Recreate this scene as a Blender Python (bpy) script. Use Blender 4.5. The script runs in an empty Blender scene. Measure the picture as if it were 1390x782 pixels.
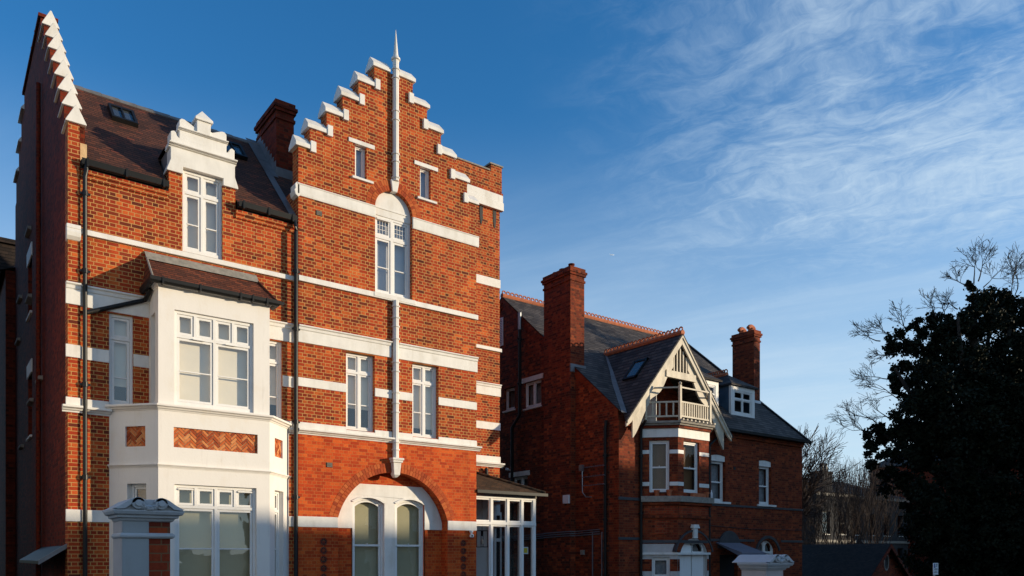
import bpy, bmesh, math, random
from mathutils import Vector
from mathutils.geometry import tessellate_polygon
R = math.radians
rng = random.Random(7)
S = bpy.context.scene
COL = S.collection

# ------------------------------------------------------------------ camera
# axes: +X along the street fronts (to the right), +Y from the street into the houses, Z up, metres
FPX, CXP, HY, YAW = 1050.0, 695.0, 753.0, R(37.07)
CAM = Vector((-2.15, -17.05, 1.9))
cd = bpy.data.cameras.new("camera"); cam = bpy.data.objects.new("camera", cd); COL.objects.link(cam)
cd.sensor_width = 36; cd.lens = 36 * FPX / 1390
cd.shift_y = (HY - 391) / 1390
cd.clip_end = 12000; cd.clip_start = .1
cam.location = CAM; cam.rotation_euler = (R(90), 0, -YAW)
S.camera = cam

# ------------------------------------------------------------------ sky, sun, exposure
SUN_AZ, SUN_EL = 53.0, 8.0          # degrees right of the facade normal; height
W = bpy.data.worlds.new("World"); S.world = W; W.use_nodes = True
SKY_STRENGTH = .15
def build_world():
    nt = W.node_tree; N = nt.nodes; L = nt.links; N.clear()
    out = N.new("ShaderNodeOutputWorld"); bg = N.new("ShaderNodeBackground")
    sky = N.new("ShaderNodeTexSky"); sky.sky_type = 'NISHITA'; sky.sun_disc = False
    sky.sun_elevation = R(SUN_EL); sky.sun_rotation = R(180 - SUN_AZ)
    sky.altitude = 30; sky.air_density = 1.0; sky.dust_density = 0.0; sky.ozone_density = 3.0
    bg.inputs[1].default_value = SKY_STRENGTH
    hs = N.new("ShaderNodeHueSaturation"); hs.inputs["Saturation"].default_value = 1.23; hs.inputs["Hue"].default_value = .505; hs.inputs["Value"].default_value = 1.58
    L.new(sky.outputs[0], hs.inputs["Color"])
    tc = N.new("ShaderNodeTexCoord"); sx = N.new("ShaderNodeSeparateXYZ"); L.new(tc.outputs["Generated"], sx.inputs[0])
    def m(op, a, b=None, c=None, clamp=False):
        n = N.new("ShaderNodeMath"); n.operation = op; n.use_clamp = clamp
        for i, v in enumerate((a, b, c)):
            if v is None: continue
            if hasattr(v, "links"): L.new(v, n.inputs[i])
            else: n.inputs[i].default_value = v
        return n.outputs[0]
    zz = m('MAXIMUM', sx.outputs[2], .012); zz = m('ADD', zz, .03)
    px = m('DIVIDE', sx.outputs[0], zz); py = m('DIVIDE', sx.outputs[1], zz)
    # rotated so the first axis runs along the cirrus streaks
    ca, sa = math.cos(R(-70)), math.sin(R(-70))
    al = m('ADD', m('MULTIPLY', px, ca), m('MULTIPLY', py, sa)); ac = m('ADD', m('MULTIPLY', px, -sa), m('MULTIPLY', py, ca))
    def noise(vx, vy, sxv, syv, detail, rough, dist, off=0.0):
        cb = N.new("ShaderNodeCombineXYZ"); L.new(m('MULTIPLY', vx, sxv), cb.inputs[0]); L.new(m('MULTIPLY', vy, syv), cb.inputs[1]); cb.inputs[2].default_value = off
        n = N.new("ShaderNodeTexNoise"); n.inputs["Scale"].default_value = 1; n.inputs["Detail"].default_value = detail
        n.inputs["Roughness"].default_value = rough; n.inputs["Distortion"].default_value = dist; L.new(cb.outputs[0], n.inputs["Vector"]); return n.outputs[0]
    def ss(v, a, b):
        n = N.new("ShaderNodeMapRange"); n.interpolation_type = 'SMOOTHSTEP'; n.inputs[1].default_value = min(a, b); n.inputs[2].default_value = max(a, b)
        if a > b: n.inputs[3].default_value = 1; n.inputs[4].default_value = 0
        L.new(v, n.inputs[0]); return n.outputs[0]
    OFF = 12.4
    wx = noise(al, ac, 1.3, 2.2, 4, .55, .0, 21.0); ac2 = m('ADD', ac, m('MULTIPLY', m('SUBTRACT', wx, .5), .55))
    fine = noise(al, ac2, 4.0, 7.5, 10, .68, .5, OFF)
    rip = noise(al, ac2, 13.0, 13.0, 6, .65, .8, 7.7)
    big = noise(al, ac, .9, 1.3, 4, .55, .6, OFF + 3)
    # the cirrus sheet lies over the right of the view: bounded in azimuth, thinning far away
    reg = ss(m('SUBTRACT', px, m('MULTIPLY', py, 1.0)), -.34, .80)
    far = m('SUBTRACT', 1, m('MULTIPLY', ss(m('ADD', px, py), 3.0, 4.0), .75))
    reg = m('MULTIPLY', reg, far)
    dens = m('ADD', m('ADD', m('MULTIPLY', fine, .75), m('MULTIPLY', rip, .40)), m('MULTIPLY', big, .55))
    body = m('MULTIPLY', ss(dens, .72, 1.14), reg)
    low = noise(al, ac, .55, 1.9, 7, .62, .5, 9.1)
    veil = m('MULTIPLY', ss(low, .38, .72), m('MULTIPLY', ss(sx.outputs[2], .50, .2), .34))
    vz = m('MULTIPLY', ss(big, .3, .7), m('MULTIPLY', reg, .15))
    cov = m('ADD', m('ADD', m('MULTIPLY', body, .58), vz), veil)
    haze = m('MULTIPLY', ss(sx.outputs[2], .51, .06), .80)
    cov = m('SUBTRACT', 1, m('MULTIPLY', m('SUBTRACT', 1, cov, None, True), m('SUBTRACT', 1, haze)), None, True)
    mix = N.new("ShaderNodeMix"); mix.data_type = 'RGBA'
    L.new(cov, mix.inputs[0]); L.new(hs.outputs[0], mix.inputs[6]); mix.inputs[7].default_value = (4.0, 5.0, 5.9, 1)
    L.new(mix.outputs[2], bg.inputs[0]); L.new(bg.outputs[0], out.inputs[0])
build_world()
sd = bpy.data.lights.new("sun", 'SUN'); sun = bpy.data.objects.new("sun", sd); COL.objects.link(sun)
sd.energy = 5.0; sd.angle = R(.6); sd.color = (1, .83, .58)
_d = Vector((math.sin(R(SUN_AZ)) * math.cos(R(SUN_EL)), -math.cos(R(SUN_AZ)) * math.cos(R(SUN_EL)), math.sin(R(SUN_EL))))
sun.rotation_euler = _d.to_track_quat('Z', 'Y').to_euler(); sun.location = (30, -30, 40)
S.view_settings.view_transform = 'Standard'; S.view_settings.look = 'None'; S.view_settings.gamma = 1
S.view_settings.exposure = .06
S.cycles.max_bounces = 6; S.cycles.transparent_max_bounces = 12; S.cycles.use_denoising = True

# ------------------------------------------------------------------ helpers: placing
_c, _s = math.cos(YAW), math.sin(YAW)
def at(px, py, Z):
    """the place a photograph point shows when it lies Z metres ahead of the camera"""
    x = (px - CXP) / FPX; z = (HY - py) / FPX
    return Vector((CAM.x + Z * (x * _c + _s), CAM.y + Z * (-x * _s + _c), CAM.z + Z * z))
def gz(x):                      # the street falls gently away to the right
    return 0.0 if x < 8 else max(-.035 * (x - 8), -2.4)

# ------------------------------------------------------------------ helpers: materials
def mat(name, base=(.8, .8, .8), rough=.6, metal=0, spec=.4):
    m = bpy.data.materials.new(name); m.use_nodes = True
    b = m.node_tree.nodes["Principled BSDF"]; b.inputs["Base Color"].default_value = (*base, 1); b.inputs["Roughness"].default_value = rough
    b.inputs["Metallic"].default_value = metal; b.inputs["Specular IOR Level"].default_value = spec
    return m
class NT:
    def __init__(s, m): s.m = m; s.t = m.node_tree; s.b = s.t.nodes["Principled BSDF"]
    def n(s, typ, **kw):
        n = s.t.nodes.new(typ)
        for k, v in kw.items(): setattr(n, k, v)
        return n
    def l(s, a, b): s.t.links.new(a, b)
    def math(s, op, a, b=None, clamp=False):
        n = s.n("ShaderNodeMath", operation=op); n.use_clamp = clamp
        for i, v in enumerate((a, b)):
            if v is None: continue
            if hasattr(v, "links"): s.l(v, n.inputs[i])
            else: n.inputs[i].default_value = v
        return n.outputs[0]
    def vmath(s, op, a, b=None):
        n = s.n("ShaderNodeVectorMath", operation=op)
        for i, v in enumerate((a, b)):
            if v is None: continue
            if hasattr(v, "links"): s.l(v, n.inputs[i])
            else: n.inputs[i].default_value = v
        return n
    def noise(s, scale, detail=4, rough=.55, vec=None, dist=0):
        n = s.n("ShaderNodeTexNoise"); n.inputs["Scale"].default_value = scale; n.inputs["Detail"].default_value = detail
        n.inputs["Roughness"].default_value = rough; n.inputs["Distortion"].default_value = dist
        if vec is None:
            if not hasattr(s, "pos"): s.pos = s.n("ShaderNodeNewGeometry").outputs["Position"]
            vec = s.pos
        s.l(vec, n.inputs["Vector"]); return n.outputs[0]
    def ramp(s, v, stops):
        n = s.n("ShaderNodeValToRGB"); e = n.color_ramp.elements
        while len(e) > 1: e.remove(e[-1])
        e[0].position = stops[0][0]; e[0].color = (*stops[0][1], 1)
        for p, c in stops[1:]:
            k = e.new(p); k.color = (*c, 1)
        s.l(v, n.inputs[0]); return n.outputs[0]
    def mix(s, f, a, b, blend='MIX'):
        n = s.n("ShaderNodeMix", data_type='RGBA', blend_type=blend)
        for i, v in ((0, f), (6, a), (7, b)):
            if hasattr(v, "links"): s.l(v, n.inputs[i])
            elif i == 0: n.inputs[0].default_value = v
            else: n.inputs[i].default_value = (*v, 1)
        return n.outputs[2]
    def bump(s, h, strength=.4, dist=.01):
        n = s.n("ShaderNodeBump"); n.inputs["Strength"].default_value = strength; n.inputs["Distance"].default_value = dist
        s.l(h, n.inputs["Height"]); s.l(n.outputs[0], s.b.inputs["Normal"])
    def surf_uv(s, wob=.0):
        g = s.n("ShaderNodeNewGeometry"); s.pos = g.outputs["Position"]
        t = s.vmath('NORMALIZE', s.vmath('CROSS_PRODUCT', (0, 0, 1), g.outputs["True Normal"]).outputs[0]).outputs[0]
        bt = s.vmath('CROSS_PRODUCT', g.outputs["True Normal"], t).outputs[0]
        p = s.pos
        if wob:
            nn = s.n("ShaderNodeTexNoise"); nn.inputs["Scale"].default_value = 9; nn.inputs["Detail"].default_value = 2; s.l(s.pos, nn.inputs["Vector"])
            off = s.vmath('SUBTRACT', nn.outputs["Color"], (.5, .5, .5)).outputs[0]
            sc = s.n("ShaderNodeVectorMath", operation='SCALE'); s.l(off, sc.inputs[0]); sc.inputs["Scale"].default_value = wob
            p = s.vmath('ADD', p, sc.outputs[0]).outputs[0]
        u = s.vmath('DOT_PRODUCT', p, t).outputs["Value"]; v = s.vmath('DOT_PRODUCT', p, bt).outputs["Value"]
        cb = s.n("ShaderNodeCombineXYZ"); s.l(u, cb.inputs[0]); s.l(v, cb.inputs[1])
        return cb.outputs[0], u, v
    def brick(s, vec, bw, rh, ms, squash, smooth=.15):
        n = s.n("ShaderNodeTexBrick"); n.offset = .5; n.offset_frequency = 2; n.squash = squash; n.squash_frequency = 2
        for k, v in (("Scale", 1), ("Mortar Size", ms), ("Mortar Smooth", smooth), ("Bias", 0), ("Brick Width", bw), ("Row Height", rh)): n.inputs[k].default_value = v
        n.inputs["Color1"].default_value = (0, 0, 0, 1); n.inputs["Color2"].default_value = (1, 1, 1, 1); n.inputs["Mortar"].default_value = (.5, .5, .5, 1)
        s.l(vec, n.inputs["Vector"]); return n.outputs["Color"], n.outputs["Fac"]
def brick_mat(name, stops, mortar, ms=.008, bw=.225, rh=.0765, squash=.5, bump=.55, patch=(.75, 1.2), soot=None):
    m = mat(name, rough=.85, spec=.2); t = NT(m)
    vec, u, v = t.surf_uv(.007)
    c, f = t.brick(vec, bw, rh, ms, squash)
    pn = t.noise(.45, 3, .6)
    val = t.math('ADD', c, t.math('MULTIPLY', t.math('SUBTRACT', pn, .5), .55), clamp=True)
    col = t.ramp(val, stops)
    g = t.noise(38, 5, .7)
    col = t.mix(.55, col, t.ramp(g, [(.25, (.45, .42, .4)), (.55, (1, 1, 1)), (.8, (1.15, 1.1, 1.05))]), 'MULTIPLY')
    big = t.noise(.8, 4, .6)
    col = t.mix(1, col, t.ramp(big, [(.3, (patch[0],) * 3), (.7, (patch[1],) * 3)]), 'MULTIPLY')
    st = t.n("ShaderNodeMapping"); st.inputs["Scale"].default_value = (3.2, 3.2, .45); t.l(t.pos, st.inputs["Vector"])
    col = t.mix(t.math('MULTIPLY', t.ramp(t.noise(1, 6, .68, st.outputs[0]), [(.52, (0, 0, 0)), (.72, (1, 1, 1))]), .6), col, tuple(x * .45 for x in stops[1][1]))
    mv = t.noise(6, 3)
    mcol = t.mix(mv, tuple(x * .7 for x in mortar), tuple(min(1, x * 1.25) for x in mortar))
    col = t.mix(f, col, mcol)
    t.l(col, t.b.inputs["Base Color"])
    h = t.math('ADD', t.math('MULTIPLY', t.math('SUBTRACT', 1, f), 1), t.math('MULTIPLY', g, .35))
    t.bump(h, bump, .012)
    return m
def white_mat(name, base, dirt=.80):
    m = mat(name, base, .55, spec=.35); t = NT(m)
    n1 = t.noise(2.2, 6, .65); 
    g = t.n("ShaderNodeMapping"); g.inputs["Scale"].default_value = (5, 5, 1.2); t.l(t.pos, g.inputs["Vector"])
    n2 = t.noise(1, 5, .6, g.outputs[0])
    k = t.math('MULTIPLY', n1, n2)
    col = t.ramp(k, [(.10, tuple(x * dirt * y for x, y in zip(base, (1, .97, .92)))), (.22, tuple(x * (.6 + .4 * dirt) for x in base)), (.34, base)])
    dr = t.n("ShaderNodeMapping"); dr.inputs["Scale"].default_value = (11, 11, .9); t.l(t.pos, dr.inputs["Vector"])
    dm = t.math('MULTIPLY', t.ramp(t.noise(1, 5, .7, dr.outputs[0]), [(.56, (0, 0, 0)), (.74, (1, 1, 1))]), t.ramp(t.noise(1.4, 3, .6), [(.45, (0, 0, 0)), (.7, (1, 1, 1))]))
    col = t.mix(t.math('MULTIPLY', dm, .45), col, (.30, .26, .20))
    t.l(col, t.b.inputs["Base Color"])
    t.bump(t.noise(26, 5, .6), .16, .01)
    return m
def tile_mat(name, stops, bw, rh, gap=.006, bump=.8, patch=(.7, 1.2)):
    m = mat(name, rough=.8, spec=.25); t = NT(m)
    vec, u, v = t.surf_uv(.012)
    c, f = t.brick(vec, bw, rh, gap, 1.0, .3)
    col = t.ramp(c, stops)
    col = t.mix(1, col, t.ramp(t.noise(1.1, 5, .65), [(.3, (patch[0],) * 3), (.7, (patch[1],) * 3)]), 'MULTIPLY')
    col = t.mix(.5, col, t.ramp(t.noise(30, 4, .7), [(.3, (.6, .58, .55)), (.6, (1, 1, 1))]), 'MULTIPLY')
    col = t.mix(t.math('MULTIPLY', f, .75), col, (.012, .01, .009))
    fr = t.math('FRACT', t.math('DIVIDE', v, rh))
    lap_shade = t.math('MULTIPLY', t.math('LESS_THAN', fr, .24), .72); col = t.mix(lap_shade, col, (.010, .008, .007))  # paints the shade line under each course
    t.l(col, t.b.inputs["Base Color"])
    h = t.math('ADD', t.math('SUBTRACT', 1, fr), t.math('ADD', t.math('MULTIPLY', c, .35), t.math('MULTIPLY', f, -.6)))
    t.bump(h, bump, .016)
    return m
def plain_mat(name, base, rough=.6, var=.25, scale=5, metal=0, bump=.15, spec=.4):
    m = mat(name, base, rough, metal, spec); t = NT(m)
    n = t.noise(scale, 6, .65)
    t.l(t.ramp(n, [(.3, tuple(x * (1 - var) for x in base)), (.7, tuple(x * (1 + var * .6) for x in base))]), t.b.inputs["Base Color"])
    if bump: t.bump(t.noise(scale * 6, 4, .6), bump, .01)
    return m
def island_mat(name, stops, rough=.85):
    m = mat(name, rough=rough, spec=.2); t = NT(m)
    g = t.n("ShaderNodeNewGeometry"); t.pos = g.outputs["Position"]
    col = t.ramp(g.outputs["Random Per Island"], stops)
    gr = t.noise(38, 5, .7)
    col = t.mix(.5, col, t.ramp(gr, [(.25, (.5, .47, .45)), (.6, (1, 1, 1))]), 'MULTIPLY')
    t.l(col, t.b.inputs["Base Color"]); t.bump(gr, .3, .008)
    return m
def glass_mat(name, tint=(1, 1, 1), refl=1.0):
    m = bpy.data.materials.new(name); m.use_nodes = True; nt = m.node_tree; nt.nodes.clear()
    o = nt.nodes.new("ShaderNodeOutputMaterial"); mx = nt.nodes.new("ShaderNodeMixShader"); tr = nt.nodes.new("ShaderNodeBsdfTransparent"); gl = nt.nodes.new("ShaderNodeBsdfGlossy")
    def mth(op, a, b=None):
        n = nt.nodes.new("ShaderNodeMath"); n.operation = op
        for k, v in enumerate((a, b)):
            if v is None: continue
            if hasattr(v, "links"): nt.links.new(v, n.inputs[k])
            else: n.inputs[k].default_value = v
        return n.outputs[0]
    g0 = nt.nodes.new("ShaderNodeNewGeometry"); dt = nt.nodes.new("ShaderNodeVectorMath"); dt.operation = 'DOT_PRODUCT'
    nt.links.new(g0.outputs["Normal"], dt.inputs[0]); nt.links.new(g0.outputs["Incoming"], dt.inputs[1])
    q5 = mth('POWER', mth('SUBTRACT', 1, mth('ABSOLUTE', dt.outputs["Value"])), 5)
    fac = mth('MINIMUM', mth('MULTIPLY', mth('ADD', mth('MULTIPLY', q5, .95), .05), refl), 1)
    ns = nt.nodes.new("ShaderNodeTexNoise"); ns.inputs["Scale"].default_value = 1.6; bp = nt.nodes.new("ShaderNodeBump"); bp.inputs["Strength"].default_value = .09; bp.inputs["Distance"].default_value = .05
    ge = nt.nodes.new("ShaderNodeNewGeometry"); nt.links.new(ge.outputs["Position"], ns.inputs["Vector"]); nt.links.new(ns.outputs[0], bp.inputs["Height"]); nt.links.new(bp.outputs[0], gl.inputs["Normal"])
    tr.inputs[0].default_value = (*tint, 1); gl.inputs["Roughness"].default_value = .015
    nt.links.new(fac, mx.inputs[0]); nt.links.new(tr.outputs[0], mx.inputs[1]); nt.links.new(gl.outputs[0], mx.inputs[2]); nt.links.new(mx.outputs[0], o.inputs[0])
    return m

M = {}
M['brick'] = brick_mat('mixed_stock_brick', [(0, (.12, .022, .012)), (.08, (.22, .034, .013)), (.35, (.34, .036, .010)), (.70, (.46, .060, .014)), (1, (.60, .125, .026))], (.52, .28, .095), .0078, patch=(.60, 1.25))
M['brick_red'] = brick_mat('red_rubber_brick', [(0, (.38, .040, .009)), (.5, (.53, .066, .012)), (1, (.64, .115, .020))], (.46, .17, .05), .0045, patch=(.8, 1.12), bump=.35)
M['brick_dark'] = brick_mat('dark_red_brick', [(0, (.16, .026, .012)), (.5, (.29, .040, .014)), (1, (.38, .062, .018))], (.19, .095, .045), .006)
M['brick_far'] = brick_mat('shade_dark_red_brick', [(0, (.08, .014, .007)), (.4, (.18, .027, .010)), (.75, (.24, .038, .012)), (1, (.30, .06, .018))], (.15, .06, .024), .006)  # darkened below its sunlit tone to stand in for shade
M['brick_side'] = brick_mat('shade_dark_brick', [(0, (.06, .009, .004)), (.5, (.15, .016, .005)), (1, (.22, .028, .008))], (.10, .030, .012), .007)  # dark tone paints the shade of the side walls into the brick
M['brick_side2'] = brick_mat('shaded_red_brick', [(0, (.06, .014, .008)), (.4, (.16, .025, .010)), (.75, (.24, .038, .013)), (1, (.36, .07, .02))], (.12, .06, .03), .006)  # red brick with the side wall's shade put into its colour
M['blue_brick'] = plain_mat('blue_brick', (.05, .05, .055), .5, .3, 8)
M['stucco'] = plain_mat('grey_stucco', (.06, .058, .058), 1.0, .3, 3, 0, .1, 0)  # stucco colour darkened in place of shade on the far house
M['plane'] = plain_mat('aircraft_white', (.8, .8, .8), .4, .03, 1, 0, 0)
M['white'] = white_mat('white_masonry_paint', (.78, .75, .70))
M['render'] = white_mat('white_render', (.78, .74, .69), .95)
M['wood'] = white_mat('white_gloss_joinery', (.78, .76, .73), .95)
M['dullwhite'] = white_mat('shade_dulled_white', (.50, .48, .46), .8)  # white dulled so its colour carries the shade on the bay
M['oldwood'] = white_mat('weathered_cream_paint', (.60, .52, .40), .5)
M['grey_paint'] = white_mat('grey_render', (.34, .34, .34), .8)
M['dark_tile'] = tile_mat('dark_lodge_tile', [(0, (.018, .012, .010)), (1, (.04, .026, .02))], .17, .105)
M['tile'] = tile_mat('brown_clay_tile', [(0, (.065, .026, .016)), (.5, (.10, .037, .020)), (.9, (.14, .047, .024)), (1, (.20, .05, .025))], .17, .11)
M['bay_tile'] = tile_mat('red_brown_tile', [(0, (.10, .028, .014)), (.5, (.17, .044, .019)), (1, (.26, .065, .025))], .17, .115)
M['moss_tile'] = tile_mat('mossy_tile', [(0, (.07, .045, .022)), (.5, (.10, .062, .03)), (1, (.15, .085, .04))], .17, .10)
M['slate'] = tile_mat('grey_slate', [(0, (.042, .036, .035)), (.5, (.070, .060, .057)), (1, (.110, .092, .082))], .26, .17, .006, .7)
M['lead'] = plain_mat('lead_flashing', (.17, .17, .18), .5, .3, 4, .2)
M['iron'] = plain_mat('black_gutter_iron', (.010, .010, .010), .5, .2, 5, 0, .1, .25)
M['pipe'] = plain_mat('grey_pipe', (.012, .012, .013), .38, .2, 5, 0, .1, .3)
M['terra'] = plain_mat('terracotta', (.46, .13, .05), .75, .35, 9)
M['vouss'] = island_mat('rubbed_arch_brick', [(0, (.30, .05, .018)), (.5, (.44, .085, .025)), (1, (.54, .14, .04))])
M['herring'] = island_mat('herringbone_brick', [(0, (.30, .055, .02)), (.5, (.56, .13, .035)), (1, (.70, .28, .10))])
M['mortar'] = plain_mat('lime_mortar', (.62, .42, .22), .9, .25, 12)
M['glass'] = glass_mat('window_glass', (.95, .96, .96), 2.8)
M['oldglass'] = glass_mat('old_glass', (.9, .9, .9), .75)
M['porchglass'] = glass_mat('porch_glass', (.86, .88, .88), 1.0)
M['blind'] = plain_mat('white_roller_blind', (.82, .74, .60), .9, .05, 2, 0, .05)
M['frost'] = plain_mat('olive_blind', (.46, .42, .27), .9, .08, 2, 0, .05)
M['tanblind'] = plain_mat('tan_blind', (.20, .10, .04), .9, .15, 3, 0, .05)
M['greyblind'] = plain_mat('grey_blind', (.50, .50, .51), .9, .06, 2, 0, .05)
M['net'] = plain_mat('grey_net_curtain', (.30, .31, .32), .9, .35, 7, 0, .1)
M['dark'] = plain_mat('dark_room', (.012, .011, .011), .9, .2, 2, 0, 0)
M['stone'] = plain_mat('worn_stone', (.28, .25, .21), .85, .35, 8)
M['bluepaint'] = plain_mat('slate_blue_cladding', (.045, .085, .13), .6, .3, 3)
M['canvas'] = plain_mat('grey_awning_canvas', (.16, .16, .20), .8, .12, 4)
M['black'] = plain_mat('matt_black', (.012, .012, .012), .6, .2, 4, 0, 0)
M['bark'] = plain_mat('grey_brown_bark', (.035, .027, .021), .9, .4, 9)
M['twig'] = plain_mat('red_brown_twig', (.05, .030, .022), .9, .35, 4, 0, 0)
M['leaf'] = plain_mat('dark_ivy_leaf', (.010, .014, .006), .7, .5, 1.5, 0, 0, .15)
M['asphalt'] = plain_mat('asphalt', (.05, .05, .052), .9, .25, 3)
M['paving'] = tile_mat('paving_slabs', [(0, (.12, .11, .10)), (1, (.18, .17, .155))], .6, .6, .01, .2)
M['kerb'] = plain_mat('granite_kerb', (.27, .26, .25), .8, .2, 12)
M['grass'] = plain_mat('rough_ground', (.05, .06, .03), .95, .4, 2.5)
M['steel'] = plain_mat('galvanised_steel', (.35, .36, .37), .4, .15, 6, .8)
M['signwhite'] = plain_mat('sign_white', (.70, .71, .73), .5, .04, 6, 0, 0)
M['signblue'] = plain_mat('sign_blue', (.02, .06, .25), .5, .05, 6, 0, 0)
M['signink'] = plain_mat('sign_ink', (.02, .02, .025), .6, .05, 6, 0, 0)
M['yellow'] = plain_mat('yellow_notice', (.65, .48, .03), .6, .05, 6, 0, 0)
M['pink'] = plain_mat('pinkish_render', (.50, .43, .41), .7, .1, 5)

# ------------------------------------------------------------------ helpers: meshes
class MB:
    """collects faces in a wall frame: a along the wall, d into it, z up; links them as ONE mesh object"""
    def __init__(s, o=(0, 0), ang=0.0): s.v = []; s.f = []; s.mi = []; s.sm = []; s.k = 0; s.frame(o, ang)
    def frame(s, o=(0, 0), ang=0.0):
        s.o = o; s.ca, s.sa = math.cos(R(ang)), math.sin(R(ang)); return s
    def P(s, a, d, z): return (s.o[0] + a * s.ca - d * s.sa, s.o[1] + a * s.sa + d * s.ca, z)
    def add(s, pts, faces, smooth=False):
        b = len(s.v); s.v += [s.P(*p) for p in pts]; s.f += [[b + i for i in f] for f in faces]; s.mi += [s.k] * len(faces); s.sm += [smooth] * len(faces); return s
    def raw(s, pts, faces, smooth=False):
        b = len(s.v); s.v += [tuple(p) for p in pts]; s.f += [[b + i for i in f] for f in faces]; s.mi += [s.k] * len(faces); s.sm += [smooth] * len(faces); return s
    def box(s, a0, a1, d0, d1, z0, z1):
        p = [(a, d, z) for z in (z0, z1) for d in (d0, d1) for a in (a0, a1)]
        return s.add(p, [(0, 2, 3, 1), (4, 5, 7, 6), (0, 1, 5, 4), (1, 3, 7, 5), (3, 2, 6, 7), (2, 0, 4, 6)])
    def plate(s, outer, d0, d1, holes=()):
        """(a,z) outline with holes, from depth d0 to d1"""
        loops = [list(outer)] + [list(h) for h in holes]
        tri = tessellate_polygon([[Vector((x, z, 0)) for x, z in l] for l in loops])
        flat = [q for l in loops for q in l]; n = len(flat)
        pts = [(x, d0, z) for x, z in flat] + [(x, d1, z) for x, z in flat]
        fs = []
        for t in tri:
            (x0, y0), (x1, y1), (x2, y2) = (flat[i] for i in t)
            if (x1 - x0) * (y2 - y0) - (x2 - x0) * (y1 - y0) < 0: t = t[::-1]
            fs.append(tuple(t)); fs.append(tuple(i + n for i in t[::-1]))
        b = 0
        for li, l in enumerate(loops):
            m = len(l); area = sum(l[i][0] * l[(i + 1) % m][1] - l[(i + 1) % m][0] * l[i][1] for i in range(m))
            for i in range(m):
                j = (i + 1) % m; q = (b + i, b + i + n, b + j + n, b + j)
                if (area > 0) != (li == 0): q = q[::-1]
                fs.append(q)
            b += m
        return s.add(pts, fs)
    def mould(s, a0, a1, prof):
        """profile of (d,z) points run along the wall"""
        n = len(prof); pts = [(a0, d, z) for d, z in prof] + [(a1, d, z) for d, z in prof]
        fs = [(i, (i + 1) % n, (i + 1) % n + n, i + n) for i in range(n)] + [tuple(range(n))[::-1], tuple(range(n, 2 * n))]
        return s.add(pts, fs)
    def tube(s, path, r, seg=10, local=True, cap=True):
        P3 = [Vector(s.P(*p)) if local else Vector(p) for p in path]; rr = r if isinstance(r, (list, tuple)) else [r] * len(P3)
        pts = []; up = Vector((0, 0, 1))
        for i, p in enumerate(P3):
            t = ((P3[min(i + 1, len(P3) - 1)] - P3[max(i - 1, 0)])).normalized()
            x = t.cross(up); x = Vector((1, 0, 0)) if x.length < .05 else x.normalized(); y = x.cross(t).normalized()
            for k in range(seg):
                a = 2 * math.pi * k / seg; pts.append(p + (x * math.cos(a) + y * math.sin(a)) * rr[i])
        fs = [(i * seg + k, i * seg + (k + 1) % seg, (i + 1) * seg + (k + 1) % seg, (i + 1) * seg + k) for i in range(len(P3) - 1) for k in range(seg)]
        s.raw(pts, fs, True)
        if cap: s.raw([pts[k] for k in range(seg)], [tuple(range(seg))[::-1]]); s.raw([pts[-seg + k] for k in range(seg)], [tuple(range(seg))])
        return s
    def lathe(s, a, d, prof, seg=16, ph=0.0, smooth=True):
        pts = [(a + r * math.cos(2 * math.pi * k / seg + ph), d + r * math.sin(2 * math.pi * k / seg + ph), z) for r, z in prof for k in range(seg)]
        n = len(prof); fs = [(i * seg + k, i * seg + (k + 1) % seg, (i + 1) * seg + (k + 1) % seg, (i + 1) * seg + k) for i in range(n - 1) for k in range(seg)]
        s.add(pts, fs, smooth); s.add(pts[-seg:], [tuple(range(seg))]); return s.add(pts[:seg], [tuple(range(seg))[::-1]])
    def obj(s, name, mats, parent=None, bevel=0, label=None):
        me = bpy.data.meshes.new(name); me.from_pydata(s.v, [], s.f); me.validate()
        for m in (mats if isinstance(mats, (list, tuple)) else [mats]): me.materials.append(m)
        if len(me.polygons) == len(s.f):
            me.polygons.foreach_set('material_index', s.mi); me.polygons.foreach_set('use_smooth', s.sm)
        bm = bmesh.new(); bm.from_mesh(me)
        if not any(s.sm): bmesh.ops.recalc_face_normals(bm, faces=bm.faces)
        bm.to_mesh(me); bm.free(); me.update()
        if any(s.sm): me.set_sharp_from_angle(angle=R(38))
        o = bpy.data.objects.new(name, me); COL.objects.link(o)
        if parent is not None:
            o.parent = parent
            if parent.parent is None: o.matrix_parent_inverse = parent.matrix_basis.inverted()
        if bevel:
            b = o.modifiers.new('bevel', 'BEVEL'); b.width = bevel; b.segments = 2; b.limit_method = 'ANGLE'; b.angle_limit = R(40)
        if label: o['label'] = label
        return o
def thing(name, label, cat, loc=(0, 0, 0), group=None):
    o = bpy.data.objects.new(name, None); COL.objects.link(o); o.location = loc; o.empty_display_size = .3
    o['label'] = label; o['category'] = cat
    if group: o['group'] = group
    return o
def tag(o, label, cat, group=None, kind=None):
    o['label'] = label; o['category'] = cat
    if group: o['group'] = group
    if kind: o['kind'] = kind
    return o
def struct(o, kind='structure'): o['kind'] = kind; return o
def rect(a0, a1, z0, z1): return [(a0, z0), (a1, z0), (a1, z1), (a0, z1)]
def arc(cx, cz, r, t0, t1, n=20): return [(cx + r * math.cos(R(t0 + (t1 - t0) * i / n)), cz + r * math.sin(R(t0 + (t1 - t0) * i / n))) for i in range(n + 1)]
def seg_head(a0, a1, zs, rise, n=10):
    """points of a segmental head from (a1,zs) over to (a0,zs)"""
    h = (a1 - a0) / 2; r = (h * h + rise * rise) / (2 * rise); t = math.degrees(math.asin(h / r))
    return arc((a0 + a1) / 2, zs + rise - r, r, 90 - t, 90 + t, n)
def arch_open(a0, a1, z0, zs, rise): return [(a0, z0), (a1, z0)] + seg_head(a0, a1, zs, rise)
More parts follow.
